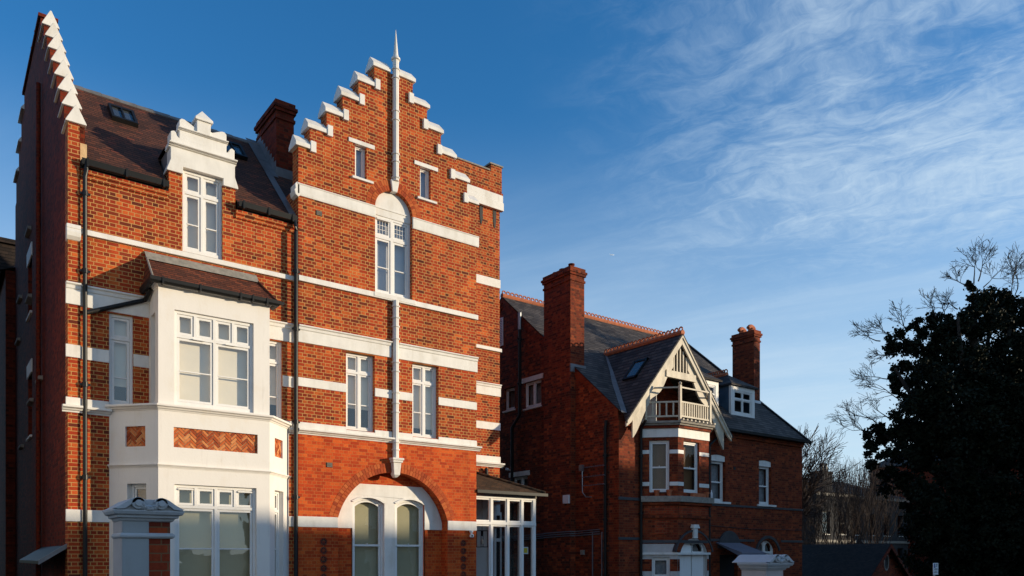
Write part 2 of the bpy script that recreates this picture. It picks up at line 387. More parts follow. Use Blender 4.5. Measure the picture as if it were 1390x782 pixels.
def ring(mb, cx, cz, r0, r1, t0, t1, n, d0, d1, gap=.08):
    for i in range(n):
        ta, tb = t0 + (t1 - t0) * (i + gap) / n, t0 + (t1 - t0) * (i + 1 - gap) / n
        q = arc(cx, cz, r0, ta, tb, 2) + arc(cx, cz, r1, tb, ta, 2)
        mb.plate(q, d0, d1)

# windows: frame mesh is the part; pane, blind and sill are its sub-parts
def window(parent, o, ang, a0, a1, z0, z1, d=.10, cols=2, transom=None, tcols=None, bar=None, head=0, blind='blind', bd=.16, blind_to=None, sill=True, glass='glass',
           fw=.055, sash=.045, thick=.07, hung=False, open_light=None, name='window', grid=None, wood='wood', label=None, back=True):
    fr = MB(o, ang); pn = MB(o, ang)
    def outline(x0, x1, y0, y1, hd): return rect(x0, x1, y0, y1) if not hd else arch_open(x0, x1, y0, y1 - hd, hd)
    holes = []
    zt = transom if transom else z1
    lights = []
    def lay(n, zlo, zhi, hd):
        w = (a1 - a0 - fw * (n + 1)) / n
        for i in range(n):
            x0 = a0 + fw + i * (w + fw); lights.append((x0, x0 + w, zlo, zhi, hd))
    lay(cols, z0 + fw * 1.2, zt - (fw if not transom else fw * .5), 0 if transom else head)
    if transom: lay(tcols or cols, zt + fw * .5, z1 - fw, head)
    for l in lights: holes.append(outline(*l))
    fr.plate(outline(a0, a1, z0, z1, head), d, d + thick, holes)
    for i, (x0, x1, y0, y1, hd) in enumerate(lights):
        tr = transom and y0 > zt - .02
        sw = sash
        inner = (x0 + sw, x1 - sw, y0 + sw, y1 - sw)
        fr.plate(outline(x0 + .004, x1 - .004, y0 + .004, y1 - .004, hd), d + .018, d + .055, [outline(*inner, hd * .9 if hd else 0)])
        oo = outline(x0 + sw * .6, x1 - sw * .6, y0 + sw * .6, y1 - sw * .6, hd * .9 if hd else 0); pn.add([(x, d + .036, z) for x, z in oo], [tuple(range(len(oo)))])
        if bar and not tr:
            zb = bar if isinstance(bar, float) else (y0 + y1) / 2
            fr.box(x0 + sw * .9, x1 - sw * .9, d + .012, d + .05, zb - .013, zb + .013)
        if grid and tr:
            for k in range(1, grid[0]): xx = inner[0] + (inner[1] - inner[0]) * k / grid[0]; fr.box(xx - .006, xx + .006, d + .028, d + .045, inner[2], inner[3])
            for k in range(1, grid[1]): yy = inner[2] + (inner[3] - inner[2]) * k / grid[1]; fr.box(inner[0], inner[1], d + .027, d + .046, yy - .006, yy + .006)
        if tr and open_light is not None and i - len([l for l in lights if l[2] < zt]) in open_light:
            fr.box(x0 + .02, x1 - .02, d - .03, d + .016, y1 - .045, y1 - .015)
    if hung:
        zm = hung if isinstance(hung, float) else (z0 + z1) / 2
        fr.box(a0 + fw, a1 - fw, d + .005, d + .06, zm - .025, zm + .025)
        fr.lathe((a0 + a1) / 2, d + .0, [(.012, zm + .02), (.016, zm + .045), (.0, zm + .055)], 8)
    w = fr.obj(name, M[wood], parent, .004, label)
    pn.obj('pane', M[glass], w)
    if blind:
        b = MB(o, ang)
        zb0 = blind_to if blind_to else z0
        b.plate(outline(a0 + .01, a1 - .01, zb0, z1 - .01, head), d + bd, d + bd + .004)
        b.obj('blind', M[blind], w)
    if back: k = MB(o, ang); k.plate(outline(a0 - .06, a1 + .06, z0 - .06, z1 + .06, head), d + max(bd, .12) + .25, d + max(bd, .12) + .27); k.obj('room_back', M['dark'], w)
    if sill: 
        q = MB(o, ang); q.mould(a0 - .05, a1 + .05, [(.09 + d, z0), (-.05, z0 - .005), (-.05, z0 - .06), (.0, z0 - .075), (.09 + d, z0 - .075)]); q.obj('sill', M['white'], w, .005)
    return w
def band(parent, o, ang, a0, a1, z0, z1, pr=.025, name='string_course', m='white', cap=0, label=None):
    b = MB(o, ang)
    if cap:   # a small cornice along the top
        b.mould(a0, a1, [(.02, z0), (-pr, z0), (-pr, z1 - cap), (-pr - .02, z1 - cap + .012), (-pr - .028, z1 - cap * .45), (-pr - .06, z1 - cap * .3), (-pr - .06, z1 - .008), (.02, z1)])
    else: b.mould(a0, a1, [(.02, z0), (-pr, z0), (-pr, z1 - .012), (.02, z1)])
    return b.obj(name, M[m], parent, .006)
def cornice(parent, o, ang, a0, a1, z0, z1, pr, name='cornice', m='white', back=.02):
    h = z1 - z0; b = MB(o, ang)
    b.mould(a0, a1, [(back, z0), (-pr * .15, z0), (-pr * .2, z0 + h * .2), (-pr * .45, z0 + h * .28), (-pr * .6, z0 + h * .48), (-pr * .92, z0 + h * .55), (-pr, z0 + h * .62), (-pr, z0 + h * .88), (back, z1)])
    return b.obj(name, M[m], parent, .004)
def downpipe(parent, path, r=.042, m='iron', collars=(), name='downpipe'):
    b = MB(); b.tube(path, r, 12, False)
    for (x, y, z) in collars: b.lathe(x, y, [(r, z - .05), (r + .014, z - .045), (r + .014, z + .045), (r, z + .05)], 12); b.box(x - r - .05, x + r + .05, y - .01, y + .02, z - .02, z + .02)
    return b.obj(name, M[m], parent)
# ================================================================== GROUND AND STREET
def sheet(name, xs, y0, y1, dz, m, m2=None):
    b = MB()
    for x0, x1 in zip(xs, xs[1:]): b.raw([(x0, y0, gz(x0) + dz), (x1, y0, gz(x1) + dz), (x1, y1, gz(x1) + dz), (x0, y1, gz(x0) + dz)], [(0, 1, 2, 3)])
    return struct(b.obj(name, m))
XS = [-3000, -60, -20, 8, 20, 40, 60, 76.6, 200, 3000]
sheet('ground', XS, -3000, 6000, -.02, M['grass'])
XR = [-150, -60, -20, 8, 20, 40, 60, 76.6, 200]
sheet('front_yard', XR, -9.9, 2.0, .0, M['paving'])
sheet('pavement', XR, -12.6, -9.9, .004, M['paving'])
sheet('road', XR, -21.0, -12.75, -.11, M['asphalt'])
sheet('far_pavement', XR, -23.6, -21.15, .004, M['paving'])
for nm, y in (('kerb', -12.75), ('far_kerb', -21.15)):
    b = MB()
    for x0, x1 in zip(XR, XR[1:]):
        b.raw([(x, yy, gz(x) + z) for x in (x0, x1) for yy, z in ((y, -.12), (y + .15, -.12), (y + .15, .012), (y, .012))], [(0, 1, 5, 4), (1, 2, 6, 5), (2, 3, 7, 6), (3, 0, 4, 7)])
    struct(b.obj(nm, M['kerb']))
b = MB()
for i in range(40):
    x = -60 + i * 4; b.raw([(x, -16.93, gz(x) - .105), (x + 2, -16.93, gz(x + 2) - .105), (x + 2, -16.83, gz(x + 2) - .105), (x, -16.83, gz(x) - .105)], [(0, 1, 2, 3)])
struct(b.obj('road_marking', M['signwhite']))

# ================================================================== THE STEPPED GABLE HOUSE
H = thing('brick_house', 'tall sunlit red brick house with stepped gables, white bands and a white bay', 'house', (5, 4, 0))
TO = (0, -.1)         # frame of the tower front
LO = (0, 0)           # frame of the left front
# --- left front
b = MB(LO)
holes = [rect(.72, 1.16, 4.85, 6.70), rect(3.80, 4.24, 4.85, 6.70)]
b.plate([(.2, -.5), (4.57, -.5), (4.57, 9.42), (3.19, 9.42), (3.19, 9.86), (2.92, 9.86), (2.92, 8.24), (2.1, 8.24), (2.1, 9.86), (1.83, 9.86), (1.83, 9.42), (.2, 9.42)], 0, .32, holes)
b.obj('front_wall', M['brick'], H)
for a0, a1 in ((.22, 1.83), (3.19, 4.57)):
    b = MB(LO); b.box(a0, a1, -.04, .05, 9.22, 9.30); b.box(a0, a1, -.075, .05, 9.302, 9.385)
    b.obj('brick_corbel_course', M['brick'], H)
# corner pilaster and left gable wall
b = MB(LO); b.box(-.001, .198, -.06, .3, -.5, 10.24)
b.obj('corner_pilaster', M['brick'], H)
NS, V0, DV, Z0, DZ = 8, -.06, .553, 10.22, .568
out = [(-18, -.5), (-.02, -.5)]      # side frame: a runs towards the street (a = -y)
pts = [(0, Z0)]
for k in range(1, NS): pts += [(-(V0 + DV * k), Z0 + DZ * (k - 1)), (-(V0 + DV * k), Z0 + DZ * k)]
pts[0] = (-.02, Z0)
top = Z0 + DZ * (NS - 1)
pts += [(-4.45, top), (-4.45, 14.72), (-8.35, 14.72), (-8.35, 14.3), (-9.2, 14.3), (-9.2, 13.75), (-9.95, 13.75), (-9.95, 13.2), (-10.8, 13.2), (-10.8, 12.6), (-11.1, 12.6), (-11.1, 10.9), (-18, 10.9)]
b = MB((0, 0), -90); b.plate(out + pts, 0.0, .30, [rect(-7.3, -6.35, 8.2, 9.6), rect(-7.3, -6.35, 5.0, 6.6)])
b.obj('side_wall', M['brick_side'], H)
def saddle(parent, o, ang, a0, a1, w, d0, d1, z, h, over=.05, hipA=0, hipB=0, name='coping', lip=.09):
    """a saddleback coping: ridge along a, from depth d0 to d1"""
    b = MB(o, ang); dm = (d0 + d1) / 2; z += rng.uniform(-.006, .006); h += rng.uniform(-.015, .015); a0 += rng.uniform(-.008, .008); d0 += rng.uniform(-.008, .004)
    e0, e1 = d0 - over, d1 + over
    b.add([(a0, e0, z), (a1, e0, z), (a1, e1, z), (a0, e1, z), (a0, e0, z + lip), (a1, e0, z + lip), (a1, e1, z + lip), (a0, e1, z + lip), (a0 + hipA, dm - .015, z + h), (a1 - hipB, dm - .015, z + h), (a1 - hipB, dm + .015, z + h), (a0 + hipA, dm + .015, z + h)],
          [(0, 3, 2, 1), (0, 1, 5, 4), (2, 3, 7, 6), (1, 2, 6, 10, 9, 5), (3, 0, 4, 8, 11, 7), (4, 5, 9, 8), (6, 7, 11, 10), (8, 9, 10, 11)])
    return b.obj(name, M['white'], parent, .006)
for k in range(NS):
    v0 = V0 + DV * k - .05; v1 = V0 + DV * (k + 1) + (.25 if k == NS - 1 else .03)
    saddle(H, (0, 0), -90, -v1, -v0, 0, -.0, .27, Z0 + DZ * k + .002, .35, .04, lip=.02)
for (v0, v1, z) in ((8.3, 9.25, 14.302), (9.15, 10.0, 13.752), (9.9, 10.85, 13.202)):
    saddle(H, (0, 0), -90, -v1, -v0, 0, -.0, .27, z, .34, .08, lip=.03)
b = MB((0, 0), -90); b.box(-8.4, -4.4, -.05, .36, 14.722, 14.80); b.obj('gable_stack_cap', M['brick_side'], H)
for v in (5.6, 6.4): 
    b = MB(); b.lathe(.12, v, [(.10, 14.79), (.13, 14.82), (.12, 14.98), (.15, 15.0), (.13, 15.05)], 12); b.obj('chimney_pot', M['terra'], H)
# dressings of the shaded side wall
for (a0, a1, z0, z1) in ((-7.4, -6.25, 9.6, 9.95), (-7.4, -6.25, 6.6, 6.95)):
    bb = MB((0, 0), -90); bb.box(a0, a1, -.03, .05, z0, z1); bb.obj('lintel', M['white'], H, .006)
for (a, z) in ((-6.7, 10.45), (-9.1, 9.3), (-6.6, 8.66), (-9.6, 8.2), (-6.2, 5.9), (-8.6, 5.0), (-4.2, 6.1)):
    bb = MB((0, 0), -90); bb.mould(a - .55, a + .2, [(.05, z), (-.09, z - .02), (-.09, z - .09), (.05, z - .12)]); bb.obj('side_sill', M['stone'], H, .005)
for z in (8.2, 5.0): window(H, (0, 0), -90, -7.3, -6.35, z, z + (1.4 if z > 8 else 1.6), hung=True, cols=1, blind='net')
downpipe(H, [(-.07, 4.2, 13.0), (-.07, 4.2, -.3)], .05, 'brick_side', name='side_pipe')
# corbel at the foot of the stepped gable
b = MB(LO); b.mould(-.03, .212, [(.02, 8.26), (-.12, 8.25), (-.135, 8.17), (-.12, 8.165), (-.145, 8.10), (-.13, 8.02), (-.08, 7.96), (.02, 7.93)])
b.obj('gable_corbel', M['white'], H, .008)
# main roof: front slope, flat top, back slope
b = MB(); x0, x1 = .30, 5.5
for (xa, xb, ya) in ((x0, 1.80, -.17), (1.80, 3.22, .75), (3.22, 4.56, -.17), (4.56, x1, .30)): b.raw([(xa, ya, 9.6 + ya), (xb, ya, 9.6 + ya), (xb, 2.9, 12.5), (xa, 2.9, 12.5)], [(0, 1, 2, 3)])
b.raw([(x0, 2.9, 12.44), (x1, 2.9, 12.44), (x1, 8, 12.44), (x0, 8, 12.44)], [(0, 1, 2, 3)]); b.raw([(x0, 8, 12.44), (x1, 8, 12.44), (x1, 11.2, 9.4), (x0, 11.2, 9.4)], [(0, 1, 2, 3)])
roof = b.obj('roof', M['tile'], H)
b = MB(); n = 14
for i in range(n):
    xa, xb = x0 + (x1 - x0) * i / n, x0 + (x1 - x0) * (i + 1) / n - .006
    b.tube([(xa, 2.92, 12.46), (xb, 2.92, 12.46)], [.085, .095], 8, False)
b.obj('ridge_tile', M['lead'], roof)
# gutters of the main roof
for a0, a1 in ((.22, 1.80), (3.22, 4.52)):
    b = MB(LO); b.mould(a0, a1, [(-.07, 9.55), (-.08, 9.44), (-.12, 9.41), (-.17, 9.44), (-.19, 9.55), (-.18, 9.55), (-.165, 9.46), (-.12, 9.43), (-.09, 9.46), (-.08, 9.55)])
    b.box(a0, a1, -.07, .0, 9.39, 9.56)
    for q in range(3): aa = a0 + .1 + (a1 - a0 - .2) * q / 2; b.box(aa - .02, aa + .02, -.2, -.06, 9.40, 9.57)
    b.obj('gutter', M['iron'], H)
b = MB(LO); b.box(.215, .33, -.005, .10, 9.42, 9.9); b.obj('flashing', M['mortar'], H)
# skylights on the slope
def skylight(parent, u0, u1, v0, v1, zb, slope, m='iron', off=.03):
    k = math.sqrt(1 + slope * slope); ny, nz = -slope / k, 1 / k
    def q(u, v, h): return (u, v + ny * h, zb + slope * v + nz * h)
    f = MB(); t = .055
    for (a0, a1, c0, c1) in ((u0, u1, v0, v0 + t), (u0, u1, v1 - t, v1), (u0, u0 + t, v0 + t, v1 - t), (u1 - t, u1, v0 + t, v1 - t), ((u0 + u1) / 2 - .015, (u0 + u1) / 2 + .015, v0 + t, v1 - t)):
        p = [q(u, v, h) for h in (-.05, off + .07) for v in (c0, c1) for u in (a0, a1)]
        f.raw(p, [(0, 2, 3, 1), (4, 5, 7, 6), (0, 1, 5, 4), (1, 3, 7, 5), (3, 2, 6, 7), (2, 0, 4, 6)])
    o = f.obj('skylight', M[m], parent)
    g = MB(); g.raw([q(u0 + t, v0 + t, off + .03), q(u1 - t, v0 + t, off + .03), q(u1 - t, v1 - t, off + .03), q(u0 + t, v1 - t, off + .03)], [(0, 1, 2, 3)]); g.obj('pane', M['skyglass'], o)
    return o
M['skyglass'] = mat('skylight_glass', (.05, .06, .07), .04, spec=.9)
skylight(H, 1.09, 1.62, 1.88, 2.42, 9.6, 1.0)
skylight(H, 3.52, 4.06, 1.88, 2.42, 9.6, 1.0)
# --- the white dormer gable rising from the front wall
b2 = MB(LO)
# lower tier cut round the window head
b2.plate([(1.785, 9.84), (2.1, 9.84), (2.1, 9.985), (2.92, 9.985), (2.92, 9.84), (3.235, 9.84), (3.235, 9.88), (3.2, 9.98), (3.165, 10.08), (3.165, 10.345), (1.855, 10.345), (1.855, 10.08), (1.82, 9.98), (1.785, 9.88)], -.055, .26)
b2.plate([(1.86, 10.44), (3.16, 10.44), (3.16, 10.66), (3.10, 10.69), (3.06, 10.66), (3.04, 10.60), (3.00, 10.57), (2.02, 10.57), (1.98, 10.60), (1.96, 10.66), (1.92, 10.69), (1.86, 10.66)], -.045, .24)
b2.plate([(2.03, 10.569), (2.99, 10.569), (2.99, 10.74), (2.03, 10.74)], -.04, .235)
b2.plate([(2.03, 10.80), (2.99, 10.80), (2.99, 10.95), (2.95, 10.99), (2.89, 10.99), (2.80, 10.95), (2.70, 10.90), (2.32, 10.90), (2.22, 10.95), (2.13, 10.99), (2.07, 10.99), (2.03, 10.95)], -.038, .22)
b2.box(2.37, 2.65, -.08, .2, 10.78, 11.05)
dg = b2.obj('dormer_gable', M['white'], H, .008)
for (a0, a1, z0, z1, pr) in ((1.82, 3.2, 10.345, 10.44, .13), (2.0, 3.02, 10.74, 10.80, .10)): 
    q = cornice(dg, LO, 0, a0, a1, z0, z1, pr, 'moulding', back=.27)
b = MB(LO); b.add([(2.33, -.12, 11.05), (2.69, -.12, 11.05), (2.69, .24, 11.05), (2.33, .24, 11.05), (2.33, -.12, 11.10), (2.69, -.12, 11.10), (2.69, .24, 11.10), (2.33, .24, 11.10), (2.51, .06, 11.34)],
    [(0, 3, 2, 1), (0, 1, 5, 4), (1, 2, 6, 5), (2, 3, 7, 6), (3, 0, 4, 7), (4, 5, 8), (5, 6, 8), (6, 7, 8), (7, 4, 8)]); b.obj('finial', M['white'], dg, .006)
b = MB(LO); b.box(1.86, 3.16, .26, .8, 9.4, 10.4); b.obj('dormer_cheek', M['lead'], H)
b = MB(); b.raw([(1.8, .24, 10.42), (2.51, .24, 10.95), (2.51, 1.3, 10.95), (1.8, 1.0, 10.42)], [(0, 1, 2, 3)]); b.raw([(3.22, .24, 10.42), (2.51, .24, 10.95), (2.51, 1.3, 10.95), (3.22, 1.0, 10.42)], [(0, 1, 2, 3)]); b.obj('dormer_roof', M['tile'], H)
window(H, LO, 0, 2.1, 2.92, 8.27, 9.98, d=.06, cols=2, transom=9.52, bar=8.87, open_light=None, bd=.15, sill=False, fw=.06, sash=.05)
# --- string courses of the left front
band(H, LO, 0, .21, 4.5, 8.12, 8.235, .06)
for a0, a1 in ((0, 1.45), (3.66, 4.57)): band(H, LO, 0, a0 - (.002 if a0 == 0 else 0), a1, 6.72, 7.14, .03 + (.0 if a0 else .0), cap=.13)
for a0, a1 in ((.2, .72), (1.16, 1.45), (4.24, 4.57)): band(H, LO, 0, a0, a1, 5.70, 5.955, .02)
for a0, a1 in ((.2, .72), (1.16, 1.45), (4.24, 4.57)): band(H, LO, 0, a0, a1, 4.78, 4.94, .022)
for a0, a1 in ((.2, .75), (4.36, 4.57)): cornice(H, LO, 0, a0, a1, 4.64, 4.785, .12)
for a0, a1 in ((.2, .74), (4.38, 4.57)): band(H, LO, 0, a0, a1, 2.54, 2.78, .02)
# the same bands return round the pilaster
for z0, z1, cap in ((6.72, 7.14, .13), (5.70, 5.955, 0), (4.78, 4.94, 0), (2.54, 2.78, 0)): band(H, (0, -.06), 0, -.04, .215, z0, z1, .03, name='pilaster_band', cap=cap)
cornice(H, (0, -.06), 0, -.10, .24, 4.64, 4.785, .13, name='pilaster_cap')
window(H, LO, 0, .72, 1.16, 4.88, 6.70, d=.06, cols=1, transom=6.22, bar=5.45, sash=.05, sill=False, blind_to=5.3)
window(H, LO, 0, 3.80, 4.24, 4.88, 6.70, d=.06, cols=1, transom=6.22, bar=5.45, sash=.05, sill=False, blind_to=5.3)
# --- downpipes
downpipe(H, [(.30, -.13, 9.44), (.30, -.13, 9.36), (.285, -.10, 9.22), (.285, -.10, -.3)], .042, 'pipe', [(.285, -.10, z) for z in (8.9, 7.4, 5.2, 3.4)])
downpipe(H, [(4.47, -.14, 9.44), (4.50, -.16, 9.3), (4.49, -.16, 9.2), (4.49, -.16, -.3)], .045, 'pipe', [(4.49, -.16, z) for z in (8.3, 7.0, 4.9, 3.2)])
downpipe(H, [(1.40, -.42, 7.20), (1.36, -.10, 7.05), (1.28, -.07, 7.02), (.44, -.07, 6.66), (.31, -.09, 6.6)], .045, 'iron', name='branch_pipe')

# --- the bay: canted below, square above
BC = math.degrees(math.atan2(.8, .73)); BL = math.hypot(.73, .8)
FO, LC, RC, LR, RR = (1.45, -.8), (.72, 0), (3.66, -.8), (1.45, 0), (3.66, -.8)
bay = MB(FO); FW = 2.21
bay.plate(rect(0, FW, -.5, 4.745), 0, .25, [rect(.30, 1.93, 1.0, 3.30), rect(.285, 1.955, 4.03, 4.43)])
bay.frame(LC, -BC).plate(rect(.0, BL - .004, -.5, 4.745), .002, .25, [rect(.36, .80, 4.03, 4.43), rect(.40, .82, 1.0, 3.30)])
bay.frame(RC, BC).plate(rect(.004, BL, -.5, 4.745), .002, .25, [rect(.28, .72, 4.03, 4.43), rect(.28, .76, 1.0, 3.30)])
bay.frame(FO).plate(rect(0, FW, 4.84, 7.17), 0, .25, [rect(.30, 1.87, 4.88, 6.76)])
bay.frame(LR, -90).plate(rect(.004, .796, 4.842, 7.168), .002, .25, [rect(.17, .60, 4.95, 6.72)])
bay.frame(RR, 90).plate(rect(.004, .796, 4.842, 7.168), .002, .25, [rect(.20, .63, 4.95, 6.72)])
bay.obj('bay_wall', M['render'], H)
b = MB()     # mitred cornice round the canted base
def round_mould(mb, line, prof):
    """profile of (out, z) points swept along an open plan line with mitres"""
    n = len(line); nrm = []
    for i in range(n):
        t = []
        for j in (i - 1, i):
            if 0 <= j < n - 1: dx, dy = line[j + 1][0] - line[j][0], line[j + 1][1] - line[j][1]; L = math.hypot(dx, dy); t.append((dy / L, -dx / L))
        if len(t) == 2: sx, sy = t[0][0] + t[1][0], t[0][1] + t[1][1]; k = 1 + t[0][0] * t[1][0] + t[0][1] * t[1][1]; nrm.append((sx / k, sy / k))
        else: nrm.append(t[0])
    m = len(prof); pts = [(line[i][0] + nrm[i][0] * o, line[i][1] + nrm[i][1] * o, z) for i in range(n) for o, z in prof]
    fs = [(i * m + k, i * m + (k + 1) % m, (i + 1) * m + (k + 1) % m, (i + 1) * m + k) for i in range(n - 1) for k in range(m)]
    fs += [tuple(range(m))[::-1], tuple((n - 1) * m + k for k in range(m))]
    mb.raw(pts, fs); return mb
def cprof(z0, z1, pr, back=-.24):
    h = z1 - z0; return [(back, z0), (.01, z0), (pr * .2, z0 + h * .2), (pr * .45, z0 + h * .28), (pr * .6, z0 + h * .5), (pr * .92, z0 + h * .56), (pr, z0 + h * .64), (pr, z0 + h * .9), (back, z1)]
canted = [(.72, 0), (1.45, -.8), (3.66, -.8), (4.39, 0)]
square = [(1.45, 0), (1.45, -.8), (3.66, -.8), (3.66, 0)]
for nm, ln, z0, z1, pr in (('bay_cornice', canted, 4.735, 4.865, .11), ('bay_string', canted, 3.61, 3.69, .05), ('bay_cornice', square, 7.17, 7.27, .07)):
    b = MB(); round_mould(b, ln, cprof(z0, z1, pr)); b.obj(nm, M['render'], H, .004)
b = MB(); b.raw([(.72, 0, 4.80), (1.45, -.8, 4.80), (3.66, -.8, 4.80), (4.39, 0, 4.80)], [(0, 1, 2, 3)]); b.obj('bay_ledge', M['lead'], H)
# herringbone panels
def herring(parent, o, ang, a0, a1, z0, z1):
    bk = MB(o, ang); bk.plate(rect(a0 - .01, a1 + .01, z0 - .01, z1 + .01), .052, .08); pnl = bk.obj('herringbone_panel', M['mortar'], parent)
    q = MB(o, ang); L, T = .150, .042; g = .012; c45 = math.cos(R(45))
    def clip(poly):
        for ax, lim, sg in ((0, a0, 1), (0, a1, -1), (1, z0, 1), (1, z1, -1)):
            o2 = []
            for i in range(len(poly)):
                p, r = poly[i], poly[(i + 1) % len(poly)]; ip, ir = sg * (p[ax] - lim) >= 0, sg * (r[ax] - lim) >= 0
                if ip: o2.append(p)
                if ip != ir: t = (lim - p[ax]) / (r[ax] - p[ax]); o2.append((p[0] + t * (r[0] - p[0]), p[1] + t * (r[1] - p[1])))
            poly = o2
            if len(poly) < 3: return []
        return poly
    U = T + g; r = 3
    for i in range(-40, 90):
        for j in range(-18, 19):
            ox, oy = i + r * j, i - r * j
            for (x, y, w, h) in ((ox, oy, r, 1), (ox + r, oy - (r - 1), 1, r)):
                xa, ya, xb, yb = x * U, y * U, (x + w) * U - g, (y + h) * U - g
                cn = [((px_ - py_) * c45 + a0, (px_ + py_) * c45 + z0 - .6) for px_, py_ in ((xa, ya), (xb, ya), (xb, yb), (xa, yb))]
                if max(p[0] for p in cn) < a0 or min(p[0] for p in cn) > a1 or max(p[1] for p in cn) < z0 or min(p[1] for p in cn) > z1: continue
                p = clip(cn)
                if len(p) > 2:
                    ar = abs(sum(p[k][0] * p[(k + 1) % len(p)][1] - p[(k + 1) % len(p)][0] * p[k][1] for k in range(len(p)))) / 2
                    if ar > .0002: q.plate(p, .034 + rng.random() * .012, .07)
    q.obj('herringbone_bricks', M['herring'], pnl)
herring(H, FO, 0, .285, 1.955, 4.03, 4.43); herring(H, LC, -BC, .36, .80, 4.03, 4.43); herring(H, RC, BC, .28, .72, 4.03, 4.43)
window(H, FO, 0, .30, 1.93, 1.05, 3.30, d=.06, cols=2, transom=2.86, tcols=4, bar=2.02, open_light=(0, 3), blind='frost', bd=.17, sill=False, fw=.06, sash=.05)
window(H, LC, -BC, .40, .82, 1.05, 3.30, d=.13, cols=1, transom=2.86, bar=2.02, blind='net', bd=.24, sill=False, back=False)
window(H, RC, BC, .28, .76, 1.05, 3.30, d=.10, cols=1, transom=2.86, bar=2.02, blind='blind', bd=.24, sill=False, back=False)
window(H, FO, 0, .30, 1.87, 4.885, 6.76, d=.05, cols=2, transom=6.26, tcols=4, bar=5.57, blind='blind', bd=.15, sill=False, fw=.06, sash=.05)
for a in (.66, 1.30):
    b = MB(FO); b.box(a, a + .22, .02, .048, 6.225, 6.245); b.obj('trickle_vent', M['wood'], H)
window(H, LR, -90, .17, .60, 4.95, 6.72, d=.12, cols=1, transom=6.2, bar=5.5, sill=False, back=False)
window(H, RR, 90, .20, .63, 4.95, 6.72, d=.12, cols=1, transom=6.2, bar=5.5, sill=False, back=False)
# bay roof
b = MB(); e = .13; zt, ze = 7.97, 7.27
A, B_, C_, D_ = (1.40, .005, zt), (3.62, .005, zt), (3.66 + e, -.8 - e, ze), (1.45 - e, -.8 - e, ze)
b.raw([A, B_, C_, D_], [(0, 3, 2, 1)]); b.raw([A, D_, (1.45 - e, .005, ze)], [(0, 2, 1)]); b.raw([B_, C_, (3.66 + e, .005, ze)], [(0, 1, 2)])
b.raw([(1.45 - e, .005, ze - .003), D_[:2] + (ze - .003,), C_[:2] + (ze - .003,), (3.66 + e, .005, ze - .003)], [(0, 1, 2, 3)])
br = b.obj('bay_roof', M['bay_tile'], H)
b = MB(); b.tube([(1.395, -.03, zt), (1.45 - e + .005, -.8 - e, ze + .01)], .022, 8, False); b.obj('hip_tile', M['stone'], br)
b = MB(); b.tube([(3.625, -.03, zt), (3.66 + e - .005, -.8 - e, ze + .01)], .022, 8, False); b.obj('hip_tile', M['bay_tile'], br)
b = MB(); b.raw([(1.36, -.015, zt + .10), (3.64, -.015, zt + .10), (3.66, -.17, zt - .10), (1.38, -.17, zt - .10)], [(0, 3, 2, 1)]); b.obj('flashing', M['stone'], br)
b = MB(); round_mould(b, [(1.45 - .07, -.02), (1.45 - .07, -.87), (3.66 + .07, -.87), (3.66 + .07, -.6)], [(.0, ze + .02), (.0, ze - .05), (.03, ze - .09), (.08, ze - .09), (.11, ze - .05), (.115, ze + .02), (.10, ze + .02), (.09, ze - .03), (.02, ze - .03), (.01, ze + .02)]); b.box(3.70, 3.92, -.97, -.88, ze - .04, ze + .01)
for a in (1.5, 2.2, 3.0, 3.25, 3.55): b.box(a - .018, a + .018, -.995, -.86, ze - .10, ze + .03)
b.obj('gutter', M['iron'], H)
# --- the tower: upper front with crow steps
CXT = 7.01
steps = [(.53, 13.72), (.945, 13.21), (1.355, 12.70), (1.755, 12.19), (2.165, 11.68), (2.455, 11.18)]
b = MB(TO)
outl = [(4.57, 4.66), (9.47, 4.66), (9.47, 11.18)]
for i in range(4, -1, -1): outl += [(CXT + steps[i][0], steps[i + 1][1]), (CXT + steps[i][0], steps[i][1])]
for i in range(0, 5): outl += [(CXT - steps[i][0], steps[i][1]), (CXT - steps[i][0], steps[i + 1][1])]
outl += [(4.57, 11.18)]
hole_big = [(6.5, 8.2), (7.53, 8.2), (7.53, 10.33)] + arc(7.015, 10.33, .515, 4, 176, 18) + [(6.5, 10.33)]
b.plate(outl, 0, .34, [hole_big, rect(5.97, 6.27, 10.9, 11.70), rect(7.75, 8.06, 10.9, 11.70), rect(5.74, 6.49, 4.865, 6.715), rect(7.53, 8.29, 4.865, 6.715)])
b.obj('tower_wall', M['brick'], H)
b = MB(TO)
b.plate([(4.57, -.5), (5.535, -.5)] + arc(7.05, 2.36, 1.565, 165.5, 14.5, 28) + [(8.565, -.5), (9.47, -.5), (9.47, 4.655), (4.57, 4.655)], 0, .34)
b.obj('tower_wall', M['brick_red'], H)
ringo = MB(TO); ring(ringo, 7.05, 2.36, 1.567, 1.69, 15, 165, 52, -.008, .1, .06); ring(ringo, 7.05, 2.36, 1.697, 1.80, 15, 165, 54, -.006, .1, .06); ringo.obj('arch_ring', M['vouss'], H)
